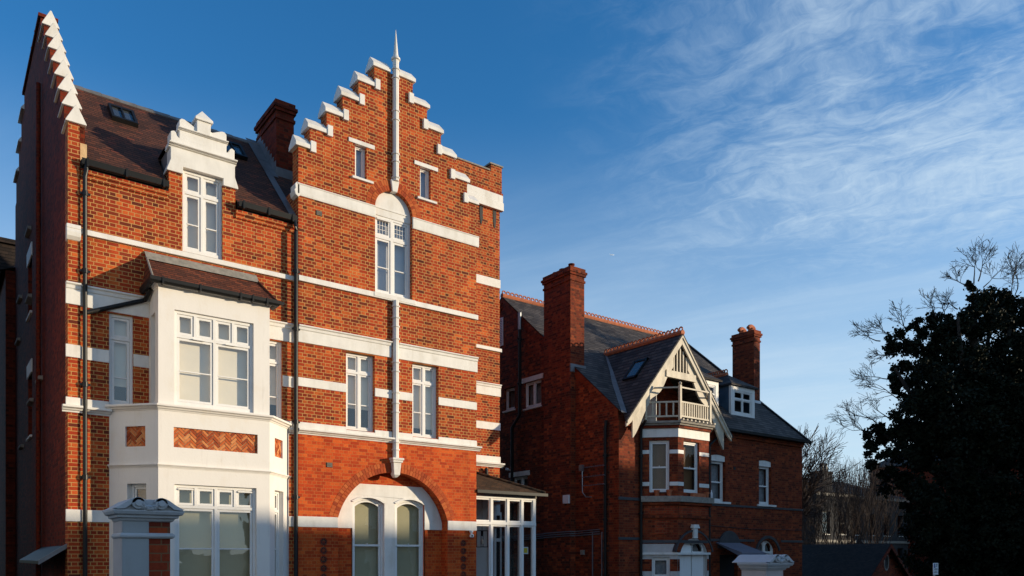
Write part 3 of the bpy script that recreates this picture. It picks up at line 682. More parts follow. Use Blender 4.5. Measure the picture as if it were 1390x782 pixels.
# recessed panel under the arch
RD = .30
za = 3.62; xa = math.sqrt(1.55 ** 2 - (za - 2.36) ** 2)
t0 = math.degrees(math.asin((za - 2.36) / 1.55))
aw = [(6.03, 6.89), (7.19, 8.05)]
hol = [arch_open(x0, x1, .9, 3.17, .13) for x0, x1 in aw]
b = MB(TO); b.plate([(5.45, -.5), (8.65, -.5), (8.65, 4.2), (5.45, 4.2)], RD, RD + .2, [rect(6.032, 8.048, .8, 3.35)]); b.obj('arch_back_wall', M['brick_red'], H)
b = MB(TO)
b.plate([(6.03, 2.54), (6.03, .6), (8.05, .6), (8.05, 2.54), (8.57, 2.54)] + arc(7.05, 2.36, 1.56, 8, t0, 10) + arc(7.05, 2.36, 1.56, 180 - t0, 172, 10) + [(5.53, 2.54)], RD - .03, RD + .15, hol)
b.obj('arch_panel', M['white'], H, .006)
for x0, x1 in aw:
    window(H, TO, 0, x0, x1, .95, 3.30, d=RD + .05, cols=1, head=.13, hung=2.13, blind='frost', bd=.16, fw=.06, sash=.05, sill=True)
    b = MB(TO); b.plate([(x0 - .03, 3.20)] + seg_head(x0 - .03, x1 + .03, 3.20, .135)[::-1] + [(x1 + .03, 3.20)] + seg_head(x0 + .03, x1 - .03, 3.17, .12), RD - .055, RD - .02); b.obj('hood_mould', M['white'], H)
for a0, a1 in ((4.57, 5.53), (8.57, 9.47)): band(H, TO, 0, a0 - (.02 if a0 < 5 else 0), a1 + (.004 if a1 > 9 else 0), 2.535, 2.785, .02)
# perforated terracotta vents
for cxv in (5.175, 9.05):
    b = MB(TO); b.plate(rect(cxv - .13, cxv + .13, 1.30, 2.33), -.003, .02); vp = b.obj('vent_panel', M['brick_red'], H)
    b = MB(TO)
    for k in range(5):
        zc = 2.20 - k * .205; b.plate(arc(cxv, zc, .072, 0, 342, 19), -.006, .012)
    vp2 = b.obj('vent_hole', M['black'], vp)
    b = MB(TO)
    for k in range(5):
        zc = 2.20 - k * .205
        ring(b, cxv, zc, .068, .092, 0, 360, 12, -.018, .012, 0)
        for q in range(5):
            t = R(90 + 72 * q); p = (cxv + .034 * math.cos(t), zc + .034 * math.sin(t)); b.plate([(p[0] + .020 * math.cos(t + x), p[1] + .020 * math.sin(t + x)) for x in (0, 1.57, 3.14, 4.71)], -.014, .01)
        b.plate(arc(cxv, zc, .016, 0, 300, 6), -.014, .01)
    b.obj('rosette', M['brick_dark'], vp)
# bands and cornices of the tower
band(H, TO, 0, 4.56, 9.49, 8.12, 8.255, .065)
for a0, a1 in ((4.56, 6.93), (7.12, 9.49)): band(H, TO, 0, a0, a1, 6.735, 7.13, .03, cap=.12)
for a0, a1 in ((4.56, 5.74), (6.49, 6.95), (7.10, 7.53), (8.29, 9.475)): band(H, TO, 0, a0, a1, 5.735, 5.945, .02)
for a0, a1 in ((4.56, 5.74), (6.49, 6.95), (7.10, 7.53), (8.29, 9.475)): band(H, TO, 0, a0, a1, 4.775, 4.93, .022)
band(H, TO, 0, 5.74, 6.49, 4.775, 4.86, .022, name='window_apron'); band(H, TO, 0, 7.53, 8.29, 4.775, 4.86, .022, name='window_apron')
cornice(H, TO, 0, 4.55, 9.58, 4.645, 4.78, .12)
for a0, a1 in ((4.54, 6.5), (7.53, 9.53)):
    b = MB(TO); b.mould(a0, a1, [(.02, 10.055), (-.03, 10.06), (-.04, 10.10), (-.04, 10.30), (-.055, 10.32), (-.055, 10.335), (.02, 10.35)]); b.obj('string_course', M['white'], H, .006)
b = MB((4.57, -.1), -90); b.mould(-.25, .04, [(.02, 10.05), (-.02, 10.02), (-.08, 10.06), (-.11, 10.16), (-.08, 10.2), (-.09, 10.3), (-.05, 10.35), (.02, 10.35)]); b.obj('tower_corbel', M['white'], H, .01)
# arched second-floor window
window(H, TO, 0, 6.5, 7.53, 8.255, 10.22, d=.12, cols=2, transom=9.69, bar=8.95, grid=(4, 3), open_light=(0,), blind='greyblind', bd=.17, sill=False, fw=.075, sash=.05)
b = MB(TO); b.plate([(6.47, 10.20), (7.56, 10.20), (7.53, 10.33)] + arc(7.015, 10.33, .512, 4, 176, 20) + [(6.5, 10.33)], .10, .2); b.plate([(6.56, 10.37), (7.47, 10.37), (7.47, 10.40)] + [(6.56, 10.40)], .085, .11); b.obj('lunette_panel', M['white'], H)
b = MB(TO); b.mould(6.44, 7.59, [(.12, 8.26), (-.075, 8.25), (-.075, 8.15), (.02, 8.13)]); b.obj('sill', M['white'], H, .006)
b = MB(TO); ring(b, 7.015, 10.33, .517, .635, 2, 178, 26, -.008, .1, .07); ring(b, 7.015, 10.33, .645, .765, 2, 178, 30, -.006, .1, .07); b.obj('arch_ring', M['vouss'], H)
b = MB(TO); b.add([(6.95, -.05, 10.82), (7.08, -.05, 10.82), (7.13, -.07, 11.10), (6.90, -.07, 11.10), (6.95, .1, 10.82), (7.08, .1, 10.82), (7.13, .1, 11.10), (6.90, .1, 11.10)], [(0, 1, 2, 3), (0, 3, 7, 4), (1, 5, 6, 2), (3, 2, 6, 7), (0, 4, 5, 1), (4, 7, 6, 5)]); b.obj('keystone', M['white'], H, .01)
# attic slits
for x0, x1 in ((5.97, 6.27), (7.75, 8.06)):
    window(H, TO, 0, x0, x1, 10.9, 11.70, d=.09, cols=1, blind='greyblind', bd=.15, sill=False, fw=.05, sash=.03)
    b = MB(TO); b.mould(x0 - .09, x1 + .16, [(.1, 10.905), (-.06, 10.895), (-.06, 10.84), (.1, 10.83)]); b.obj('sill', M['white'], H, .006)
    b = MB(TO); b.box(x0 - .17, x1 + .21, -.025, .08, 11.69, 11.79); b.obj('lintel', M['white'], H, .006)
# first-floor windows
for x0, x1 in ((5.74, 6.49), (7.53, 8.29)): window(H, TO, 0, x0, x1, 4.86, 6.715, d=.11, cols=2, transom=6.26, bar=5.50, blind='blind', blind_to=5.42 if x0 < 6 else 5.12, bd=.13, sill=False, fw=.06, sash=.04)
# air bricks
for x, z in ((5.065, 9.785), (5.32, 3.99)):
    b = MB(TO); b.box(x - .075, x + .075, -.012, .01, z - .055, z + .055); ab = b.obj('air_brick', M['black'], H)
    b = MB(TO)
    for k in range(4): b.box(x - .065, x + .065, -.02, -.01, z - .045 + k * .026, z - .034 + k * .026)
    b.obj('louvre', M['stone'], ab)
# the white vertical shaft with collars and its spike
b = MB(TO)
def shaft(z0, z1, cols):
    prof = [(.076, z0)]
    for c in sorted(cols): prof += [(.076, c - .018), (.100, c - .015), (.100, c + .015), (.076, c + .018)]
    b.lathe(7.03, -.06, prof + [(.076, z1)], 8, R(22.5), False)
shaft(11.08, 14.05, [11.16, 11.55, 11.74, 12.57, 12.79, 13.6, 13.82])
b.lathe(7.03, -.06, [(.07, 14.04), (.11, 14.05), (.11, 14.09), (.075, 14.13), (.058, 14.2), (.036, 14.45), (.004, 14.80)], 14)
b.obj('wall_shaft', M['white'], H); b = MB(TO)
shaft(4.27, 8.14, [8.0, 7.72, 7.50, 7.20, 6.62, 6.40, 5.88, 5.62, 5.40, 4.66, 4.48])
b.obj('wall_shaft', M['white'], H)
b = MB(TO); b.box(6.88, 7.19, -.20, .05, 4.215, 4.27); b.box(6.90, 7.17, -.175, .05, 4.16, 4.2155)
b.add([(6.925, -.14, 4.161), (7.145, -.14, 4.161), (7.145, .05, 4.161), (6.925, .05, 4.161), (6.955, -.12, 3.86), (7.115, -.12, 3.86), (7.115, .05, 3.86), (6.955, .05, 3.86), (7.0, -.06, 3.80), (7.07, -.06, 3.80), (7.07, .05, 3.80), (7.0, .05, 3.80)],
    [(0, 1, 2, 3), (0, 4, 5, 1), (1, 5, 6, 2), (3, 7, 4, 0), (4, 8, 9, 5), (5, 9, 10, 6), (7, 11, 8, 4), (8, 11, 10, 9), (2, 6, 7, 3), (6, 10, 11, 7)]); b.obj('shaft_bracket', M['white'], H, .008)
# crow-step copings
for i, (hw, z) in enumerate(steps):
    nxt = steps[i - 1][0] if i else 0
    for sg in (-1, 1):
        if i == 0: a0, a1 = (-hw - .06, -.11) if sg < 0 else (.11, hw + .06)
        else: a0, a1 = (-hw - .06, -nxt + .002) if sg < 0 else (nxt - .002, hw + .06)
        if i == 5: hwx = hw; 
        saddle(H, TO, 0, CXT + a0, CXT + a1, 0, -.0, .34, z + .002, .30, .05, .012 if sg < 0 else 0, .012 if sg > 0 else 0, lip=.085)
        if i:   # the upstand against the next riser
            x = CXT + sg * nxt; b = MB(TO); b.box(min(x, x - sg * .13), max(x, x - sg * .13), -.068, .02, z - .05, z + .20); b.obj('kneeler', M['white'], H, .006)
# tower sides and roof
b = MB((4.57, -.1), -90); b.plate(rect(-6, -.341, -.5, 10.3), .001, .3); b.obj('tower_side_wall', M['brick'], H)
b = MB((9.47, -.1), 90); b.plate(rect(.341, 6, -.5, 10.3), .001, .3); b.obj('tower_side_wall', M['brick'], H)
b = MB(); b.raw([(4.6, .25, 10.3), (7.0, .25, 13.0), (7.0, 7, 13.0), (4.6, 7, 10.3)], [(0, 1, 2, 3)]); b.raw([(9.45, .25, 10.3), (7.0, .25, 13.0), (7.0, 7, 13.0), (9.45, 7, 10.3)], [(0, 1, 2, 3)]); b.obj('tower_roof', M['tile'], H)
# --- the set-back wing on the right
WO = (0, 2.2)
b = MB(WO); b.plate(rect(9.2, 11.92, -.5, 12.5), 0, .34); b.obj('wing_wall', M['brick'], H)
b = MB(WO); b.plate([(9.3, 12.93), (11.955, 12.93), (11.955, 13.80), (11.55, 13.80), (11.55, 13.58), (9.3, 13.58)], -.06, .3); b.box(9.3, 11.985, -.085, .3, 12.94, 13.0); b.obj('wing_parapet', M['brick'], H)
for a0, a1, z in ((9.3, 11.50, 13.582), (11.50, 11.99, 13.802)):
    b = MB(WO); b.box(a0, a1, -.09, .34, z, z + .045); b.obj('parapet_cap', M['stone'], H)
b = MB(WO); b.box(10.2, 11.99, -.12, .02, 12.46, 12.70); b.box(10.2, 11.975, -.10, .02, 12.7, 12.935); b.obj('string_course', M['white'], H, .008)
for x in (11.22, 11.72):
    b = MB(WO); b.plate([(x - .06, 12.46), (x + .06, 12.46), (x + .05, 12.1), (x + .02, 11.92), (x - .02, 11.92), (x - .05, 12.1)], -.015, .01); b.obj('slot_shadow', M['black'], H)  # black plates painted in for the slot shadows under the band
for z0, z1, cap, pr in ((10.10, 10.37, 0, .02), (8.13, 8.245, 0, .06), (6.76, 7.13, .12, .03), (5.72, 5.955, 0, .02), (4.72, 4.92, 0, .022)): band(H, WO, 0, 9.4, 11.925 + pr * .6, z0, z1, pr, cap=cap)
cornice(H, WO, 0, 9.4, 12.03, 4.58, 4.72, .13)
b = MB((11.92, 2.2), 90); b.plate(rect(.34, 8.8, -.5, 12.5), 0, .3); b.obj('wing_side_wall', M['brick_side'], H)
b = MB(); b.box(.3, 11.9, 10.8, 11.1, -.5, 10.2); b.obj('rear_wall', M['brick_side'], H)
b = MB(); b.raw([(9.2, 2.5, 12.6), (11.92, 2.5, 12.6), (11.92, 11, 11.8), (5.4, 11, 11.8), (5.4, 7, 12.4), (9.2, 7, 12.4)], [(0, 1, 2, 3, 4, 5)]); b.obj('flat_roof', M['lead'], H)
# --- stack between the roof and the tower
def stack(parent, u0, u1, v0, v1, z0, z1, m, name='chimney', pots=(), neck=.42, m2=None):
    b = MB(); b.box(u0, u1, v0, v1, z0, z1 - .46); b.box(u0 - .03, u1 + .03, v0 - .03, v1 + .03, z1 - .46, z1 - .39); b.box(u0 - .002, u1 + .002, v0 - .002, v1 + .002, z1 - .39, z1 - .26)
    b.box(u0 - .045, u1 + .045, v0 - .045, v1 + .045, z1 - .26, z1 - .185); b.box(u0 - .075, u1 + .075, v0 - .075, v1 + .075, z1 - .184, z1 - .11); b.box(u0 - .03, u1 + .03, v0 - .03, v1 + .03, z1 - .11, z1)
    o = b.obj(name, M[m], parent)
    for (u, v, h, r) in pots:
        q = MB(); q.lathe(u, v, [(r, z1 - .01), (r * 1.05, z1 + h * .1), (r * .85, z1 + h * .7), (r * 1.1, z1 + h * .78), (r * 1.1, z1 + h * .95), (r * .8, z1 + h)], 12); q.obj('chimney_pot', M['terra' if m2 is None else m2], o)
    return o
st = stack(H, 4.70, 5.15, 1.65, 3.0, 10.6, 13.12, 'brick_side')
b = MB(); b.raw([(4.40, 1.5, 11.13), (4.71, 1.5, 11.13), (4.71, 3.05, 12.68), (4.40, 3.05, 12.68)], [(0, 1, 2, 3)]); b.box(4.685, 5.17, 1.63, 1.66, 11.15, 11.45)
for i in range(9): v = 1.66 + i * .15; b.box(4.685, 4.705, v, v + .15, v + 9.55, v + 9.95)
b.obj('flashing', M['lead'], st)
b = MB(); b.raw([(4.40, -.1, 9.53), (4.575, -.1, 9.53), (4.575, 2.6, 12.23), (4.40, 2.6, 12.23)], [(0, 1, 2, 3)]); b.obj('flashing', M['lead'], roof)
# --- rear range behind the side wall
b = MB(); b.box(-.25, .25, 11.12, 22, -.5, 10.6); b.obj('rear_range', M['brick_side'], H); b = MB(); b.box(-.35, .25, 12.6, 13.6, 10.602, 11.9); b.box(-.42, .25, 12.5, 13.7, 11.9, 12.05); b.obj('rear_chimney', M['dark_tile'], H)
b = MB(); b.raw([(-.45, 11.12, 10.55), (-.45, 22, 10.55), (3.5, 22, 12.2), (3.5, 11.12, 12.2)], [(0, 1, 2, 3)]); b.obj('rear_roof', M['dark_tile'], H)
b = MB(); b.tube([(-.42, 11.2, 10.55), (-.42, 22, 10.5)], .06, 8, False); b.obj('gutter', M['pipe'], H)
# side door canopy
b = MB(); b.raw([(-.45, .12, 1.78), (.0, .12, 2.08), (.0, 4.2, 2.08), (-.45, 4.2, 1.78), (-.45, .12, 1.72), (.0, .12, 2.02), (.0, 4.2, 2.02), (-.45, 4.2, 1.72)], [(0, 1, 2, 3), (4, 7, 6, 5), (0, 4, 5, 1), (2, 6, 7, 3), (0, 3, 7, 4), (1, 5, 6, 2)]); cn = b.obj('canopy', M['iron'], H)
b = MB(); b.raw([(-.47, .05, 1.80), (.02, .05, 2.13), (.02, .13, 2.13), (-.47, .13, 1.80), (-.47, .05, 1.71), (.02, .05, 2.04), (.02, .13, 2.04), (-.47, .13, 1.71)], [(0, 1, 2, 3), (4, 7, 6, 5), (0, 4, 5, 1), (2, 6, 7, 3), (0, 3, 7, 4), (1, 5, 6, 2)]); b.obj('barge_board', M['lead'], cn)

# --- the glazed porch in the corner
PO = (0, .15)
b = MB(); A = (9.475, 2.19, 4.62); Bq = (9.475, -.06, 3.64); Cq = (11.84, -.06, 3.64); Dq = (11.84, 2.19, 3.64)
b.raw([A, Bq, Cq], [(0, 1, 2)]); b.raw([A, Cq, Dq], [(0, 1, 2)]); b.raw([(9.475, -.06, 3.63), (11.84, -.06, 3.63), (11.84, 2.19, 3.63), (9.475, 2.19, 3.63)], [(0, 3, 2, 1)]); pr = b.obj('porch_roof', M['moss_tile'], H)
b = MB(); b.tube([(9.475, 2.19, 4.65), (11.86, -.08, 3.66)], .04, 8, False); b.obj('hip_tile', M['moss_tile'], pr)
b = MB(); b.box(9.475, 11.90, -.15, -.06, 3.55, 3.63); b.obj('gutter', M['iron'], pr)
b = MB(PO); b.box(9.475, 11.70, -.03, .1, 3.49, 3.56)
posts = [9.50, 10.14, 10.70, 11.20, 11.64]
fr = MB(PO)
for i, x in enumerate(posts): w = .05 if i in (0, 4) else .036; fr.box(x - w if i else x, x + w, -.01, .08, -.3, 3.49)
fr.box(9.5, 11.69, -.014, .085, 3.44, 3.5); fr.box(9.5, 11.69, -.022, .086, 2.72, 2.80); fr.box(9.5, 11.69, -.018, .086, .5, .6)
for x0, x1 in zip(posts, posts[1:]):
    for (z0, z1) in ((2.80, 3.44), (.6, 2.72)): fr.plate(rect(x0 + .03, x1 - .03, z0 + .003, z1 - .003), .012, .06, [rect(x0 + .07, x1 - .07, z0 + .045, z1 - .045)])
b.obj('porch_fascia', M['stone'], H)
pf = fr.obj('porch_frame', M['wood'], H, .004)
g = MB(PO)
for x0, x1 in zip(posts, posts[1:]): g.add([(x, .036, z) for x, z in rect(x0 + .06, x1 - .06, .62, 3.42)], [(0, 1, 2, 3)])
g.obj('pane', M['porchglass'], pf)
b = MB(PO); b.box(9.48, 11.69, .0, .08, -.5, .5); b.obj('porch_plinth', M['brick_red'], H)
fr = MB((11.69, .15), 90)
for a in (.09, .7, 1.3, 1.95): fr.box(a - .04, a + .04, 0, .08, .5, 3.49)
fr.box(.09, 2.0, -.004, .076, 3.42, 3.5); fr.box(.09, 2.0, -.006, .086, 2.72, 2.8); fr.box(.09, 2.0, -.006, .086, .5, .6); ps = fr.obj('porch_frame', M['wood'], H, .004)
g = MB((11.69, .15), 90); g.add([(x, .036, z) for x, z in rect(.12, 1.93, .6, 3.42)], [(0, 1, 2, 3)]); g.obj('pane', M['porchglass'], ps)
b = MB((11.69, .15), 90); b.box(.081, 2.04, .0, .08, -.5, .5); b.obj('porch_plinth', M['brick_red'], H)
# inside the porch: cream side panel, door case and door on the wing wall
b = MB(WO); b.box(9.5, 11.9, -.05, -.005, -.3, 3.6); b.obj('porch_panel', M['wood'], H)
b = MB(WO); b.plate(rect(11.42, 11.9, -.3, 3.2), -.12, -.051, [rect(11.5, 11.86, -.29, 2.3), rect(11.5, 11.86, 2.4, 3.1)]); dc = b.obj('door_case', M['wood'], H, .004)
b = MB(WO); b.box(11.5, 11.86, -.08, -.052, -.29, 2.3); b.obj('door', M['dark'], dc)
b = MB(WO); b.box(11.5, 11.86, -.08, -.052, 2.4, 3.1); b.obj('fanlight', M['dark'], dc)
for q in ((11.05, 1.55),):
    b = MB(PO); b.box(11.27, 11.46, .052, .06, 1.92, 2.12); nt = b.obj('notice', M['signwhite'], H); b = MB(PO); b.box(11.30, 11.43, .045, .051, 1.95, 2.09); b.obj('notice_panel', M['yellow'], nt)
# hanging lantern inside
ln = thing('hanging_lantern', 'small square black lantern hanging on a chain behind the white porch glass', 'lantern', (10.42, 1.0, 2.0))
b = MB(); 
for sx in (-.11, .11):
    for sy in (-.11, .11): b.tube([(10.42 + sx, 1.0 + sy, 2.12), (10.42 + sx, 1.0 + sy, 2.58)], .010, 6, False)
for z in (2.12, 2.58):
    for (p, q) in (((-.12, -.12), (.12, -.12)), ((.12, -.12), (.12, .12)), ((.12, .12), (-.12, .12)), ((-.12, .12), (-.12, -.12))): b.tube([(10.42 + p[0], 1 + p[1], z), (10.42 + q[0], 1 + q[1], z)], .011, 6, False)
b.obj('cage', M['black'], ln)
b = MB(); b.tube([(10.42, 1.0, 2.5), (10.42, 1.0, 3.6)], .008, 6, False); b.lathe(10.42, 1.0, [(.0, 2.6), (.03, 2.58), (.03, 2.44), (.0, 2.42)], 8); b.obj('chain', M['black'], ln)
b = MB(); b.lathe(10.42, 1.0, [(.0, 2.2), (.04, 2.21), (.05, 2.27), (.03, 2.33), (.0, 2.36)], 10); b.obj('lamp_bulb', M['blind'], ln)
# security camera on the tower
sc_ = thing('security_camera', 'small white dome security camera under the white band beside the porch', 'camera', (9.27, -.14, 2.45))
b = MB(); b.lathe(9.27, -.16, [(.05, 2.535), (.05, 2.49), (.03, 2.48), (.03, 2.44)], 12); b.obj('mount', M['wood'], sc_)
b = MB(); b.lathe(9.27, -.18, [(.0, 2.45), (.045, 2.44), (.058, 2.40), (.05, 2.36), (.0, 2.34)], 14); cb_ = b.obj('housing', M['wood'], sc_)
b = MB(); b.lathe(9.25, -.225, [(.0, 2.42), (.02, 2.41), (.022, 2.39), (.0, 2.37)], 10); b.obj('lens', M['black'], cb_)
# outside lamp on the wing wall
b = MB(WO); b.lathe(11.35, -.09, [(.05, 4.30), (.06, 4.34), (.06, 4.48), (.02, 4.54)], 10); b.box(11.33, 11.37, -.09, .0, 4.40, 4.44); b.obj('bulkhead_lamp', M['black'], H)
# ================================================================== THE HOUSE NEXT DOOR
G = thing('brick_house', 'shadowed red brick house with slate roof and a cream bargeboard gable over a balcony', 'house', (20, 5, 0))
GX0, GX1 = 14.86, 24.75
SO = (GX0, 0)
b = MB(SO, -90)
b.plate([(-12, -3), (-.302, -3), (-.302, 6.62), (-6, 11.36), (-12, 6.32)], 0, .3, [rect(-4.72, -3.78, 7.1, 8.02), rect(-5.95, -5.3, 7.2, 8.02), rect(-5.45, -4.55, 3.9, 4.72)])
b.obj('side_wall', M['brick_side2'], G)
b = MB(SO, -90)    # brick verge under the slates
for s0, s1, p in ((.0, .16, .05), (.16, .30, .025)):
    b.plate([(-.0, 6.38 - s0), (-6, 11.40 - s0), (-6, 11.40 - s1), (-.0, 6.38 - s1)], -p, .02); b.plate([(-12, 6.36 - s0), (-12, 6.36 - s1), (-6, 11.40 - s1), (-6, 11.40 - s0)], -p, .02)
b.obj('brick_verge', M['brick_far'], G)
b = MB(LO)
b.plate([(GX0, -3), (GX1, -3), (GX1, 6.36), (19.8, 6.36), (19.4, 6.0), (15.4, 6.0), (15.1, 6.36), (GX0, 6.36)], 0, .3,
        [arch_open(19.30, 20.07, 3.72, 5.32, .05), arch_open(22.0, 22.76, 3.72, 5.32, .05), arch_open(21.98, 23.06, .6, 2.10, .34), rect(19.75, 20.75, -2.9, 1.9)])
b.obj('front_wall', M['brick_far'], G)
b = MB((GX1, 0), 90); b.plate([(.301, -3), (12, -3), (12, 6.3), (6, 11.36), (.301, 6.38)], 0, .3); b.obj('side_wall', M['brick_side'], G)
b = MB(); b.box(GX0 + .3, GX1 - .3, 11.7, 12, -3, 6.4); b.obj('rear_wall', M['brick_side'], G)
# main roof
b = MB(); e0, e1 = GX0 - .07, GX1 + .15
def mz(v): return 6.42 + .84 * v
b.raw([(x, v, mz(v)) for x, v in ((e0, -.22), (14.96, -.22), (17.42, 3.19), (19.88, -.22), (e1, -.22), (e1, 6), (e0, 6))], [(0, 1, 2, 6), (2, 3, 4, 5), (2, 5, 6)])
b.raw([(e0, 6, mz(6)), (e1, 6, mz(6)), (e1, 12.2, mz(-.2)), (e0, 12.2, mz(-.2))], [(0, 1, 2, 3)])
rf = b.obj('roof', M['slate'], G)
def crest(parent, p0, p1, n, r=.07, hh=.11):
    """terracotta ridge tiles with a row of pierced loops"""
    p0, p1 = Vector(p0), Vector(p1); q = MB()
    d = (p1 - p0).normalized(); q.tube([p0, p1], .09, 8, False)
    nx = Vector((0, 0, 1))
    for i in range(n):
        c = p0 + (p1 - p0) * ((i + .5) / n) + nx * .12
        q.tube([c + (d * math.cos(t) + nx * math.sin(t)) * r for t in [R(-40 + 26 * k) for k in range(11)]], .026, 5, False, False)
    return q.obj('ridge_crest', M['terra'], parent)
crest(rf, (e0, 6, mz(6) + .02), (e1, 6, mz(6) + .02), 52)
b = MB(LO); b.box(19.86, GX1 + .12, -.30, -.2, 6.17, 6.27); b.box(19.86, GX1 + .1, -.2, .0, 6.20, 6.24); b.obj('gutter', M['iron'], G)
b = MB(LO); b.box(19.9, GX1 + .01, -.07, .0, 6.02, 6.10); b.box(19.9, GX1 + .02, -.10, .0, 6.105, 6.185); b.obj('eaves_course', M['brick_far'], G)
b = MB((GX1, 0), 90); b.plate([(-.3, 6.10), (-.3, 6.25), (6, 11.55), (6, 11.35)], -.17, -.08); b.obj('verge_board', M['iron'], G)
# cross gable
AX, AZ, GT = 17.42, 9.10, 1.2
b = MB(); t = .05
for sg in (-1, 1):
    u = AX + sg * 2.62
    b.raw([(AX, -.36, AZ), (AX, 3.22, AZ), (u, -.36, AZ - GT * 2.62), (AX, -.36, AZ - t), (AX, 3.22, AZ - t), (u, -.36, AZ - GT * 2.62 - t)], [(0, 1, 2), (3, 5, 4), (0, 2, 5, 3)])
gr = b.obj('gable_roof', M['slate'], G)
crest(gr, (AX, -.36, AZ + .02), (AX, 3.3, AZ + .02), 20)
b = MB()
for sg in (-1, 1): b.raw([(AX + sg * 2.46, -.25, mz(-.22) + .02), (AX + sg * 2.66, -.22, mz(-.22) + .02), (AX + sg * .12, 3.25, mz(3.2) + .02), (AX, 3.1, mz(3.1) + .03)], [(0, 1, 2, 3)])
b.obj('valley_lead', M['lead'], gr)
b = MB()    # rooflight in the left slope of the gable roof
def gs(du, v, h): k = math.hypot(1, GT); return (AX - du - GT / k * h, v, AZ - GT * du + h / k)
for (a, c0, c1, c2) in ((.62, 1.22, .55, 1.15),):
    for (d0, d1, v0, v1) in ((a, c0, c1, c1 + .06), (a, c0, c2 - .06, c2), (a, a + .06, c1, c2), (c0 - .06, c0, c1, c2)):
        p = [gs(d, v, h) for h in (-.02, .07) for v in (v0, v1) for d in (d0, d1)]; b.raw(p, [(0, 2, 3, 1), (4, 5, 7, 6), (0, 1, 5, 4), (1, 3, 7, 5), (3, 2, 6, 7), (2, 0, 4, 6)])
sk = b.obj('skylight', M['iron'], G); b = MB(); b.raw([gs(.66, .6, .04), gs(1.18, .6, .04), gs(1.18, 1.1, .04), gs(.66, 1.1, .04)], [(0, 1, 2, 3)]); b.obj('pane', M['skyglass'], sk)
def slope(x, off): return AZ - .06 - GT * abs(x) - off
for sg in (-1, 1):
    b = MB(LO); L = 2.56
    b.plate([(AX + sg * 0, slope(0, 0)), (AX + sg * L, slope(L, 0)), (AX + sg * L, slope(L, .16)), (AX + sg * (L - .22), slope(L - .22, .26)), (AX, slope(0, .30))], -.33, -.27)
    b.plate([(AX + sg * .0, slope(0, .004)), (AX + sg * (L - .02), slope(L - .02, .004)), (AX + sg * (L - .02), slope(L - .02, .085)), (AX, slope(0, .085))], -.36, -.331)
    b.obj('barge_board', M['oldwood'], G, .005)
    b = MB(LO); n = 26; up = []; lo = []
    for i in range(n + 1):
        x = .35 + (2.22 - .35) * i / n; up.append((AX + sg * x, slope(x, .24)))
        w = .42 + .13 * math.sin((x - .62) * 5.2) + (.10 if x > 1.5 else 0); w = w if x > .62 else .42; lo.append((AX + sg * x, slope(x, .24 + w)))
    b.plate(up + lo[::-1], -.26, -.20); b.obj('shaped_bracket', M['oldwood'], G)
b = MB(LO); b.box(AX - .72, AX + .72, -.30, -.18, 7.60, 7.83); b.obj('collar_beam', M['oldwood'], G, .006)
for k in range(7):
    x = -.45 + .15 * k; zt = slope(abs(x), .32)
    if zt > 7.9: b = MB(LO); b.box(AX + x - .025, AX + x + .025, -.25, -.21, 7.83, zt); b.obj('spindle', M['oldwood'], G)
b = MB(LO); b.plate([(AX - 2.35, 5.95), (AX + 2.35, 5.95), (AX + 2.35, 6.25), (AX, 8.9), (AX - 2.35, 6.25)], .95, 1.2, [rect(16.55, 17.35, 6.02, 7.75)]); b.obj('gable_wall', M['brick_far'], G)
b = MB(LO); b.plate(rect(16.46, 17.44, 6.02, 7.85), .93, 1.0, [rect(16.57, 17.33, 6.03, 7.73)]); dr = b.obj('door_frame', M['wood'], G)
b = MB((16.57, .97), -62); b.plate(rect(-.0, .72, 6.05, 7.70), .0, .045, [rect(.12, .6, 7.0, 7.55)]); b.obj('door', M['wood'], dr)
b = MB(LO); b.box(16.5, 17.4, 1.5, 1.55, 6, 7.9); b.obj('room_back', M['dark'], dr)
# bay below the balcony
GB = [(15.84, 0), (16.65, -.81), (18.15, -.81), (18.96, 0)]
BL2 = math.hypot(.81, .81); bo = (16.65, -.81); lo2 = (15.84, 0); ro2 = (18.15, -.81)
b = MB()
rr0 = (.67 ** 2 + .48 ** 2) / .96; cz0 = 2.43 - rr0; ta0 = math.degrees(math.asin((2.24 - cz0) / (rr0 + .1)))
b.frame(bo).plate([(0, 2.24)] + arc(.75, cz0, rr0 + .1, 180 - ta0, ta0, 14) + [(1.5, 2.24), (1.5, 5.62), (0, 5.62)], 0, .2, [rect(.27, 1.02, 3.87, 5.50)])
b.frame(lo2, -45).plate(rect(0, BL2 - .004, 2.24, 5.62), .002, .2, [rect(.26, .88, 3.87, 5.50)])
b.frame(ro2, 45).plate(rect(.004, BL2, 2.24, 5.62), .002, .2, [rect(.26, .88, 3.87, 5.50)])
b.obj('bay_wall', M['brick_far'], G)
def ringbox(mb, ln, out, z0, z1, back=-.18): return round_mould(mb, ln, [(back, z0), (out, z0), (out, z1), (back, z1)])
for nm, out, z0, z1, m in (('bay_band', .025, 5.60, 5.87, 'white'), ('bay_cornice', .07, 5.875, 5.96, 'brick_far'), ('bay_cornice', .13, 5.965, 6.02, 'stone'), ('bay_ledge', .17, 3.56, 3.74, 'stone'), ('bay_string', .10, 3.47, 3.555, 'brick_far'), ('bay_string', .05, 3.06, 3.13, 'brick_far'), ('bay_string', .04, 2.27, 2.36, 'blue_brick')):
    b = MB(); ringbox(b, GB, out, z0, z1); b.obj(nm, M[m], G)
b = MB(); b.raw([(x, y, 6.015) for x, y in GB] + [(18.96, 1.0, 6.015), (15.84, 1.0, 6.015)], [(0, 1, 2, 3, 4, 5)]); b.obj('balcony_floor', M['stone'], G)
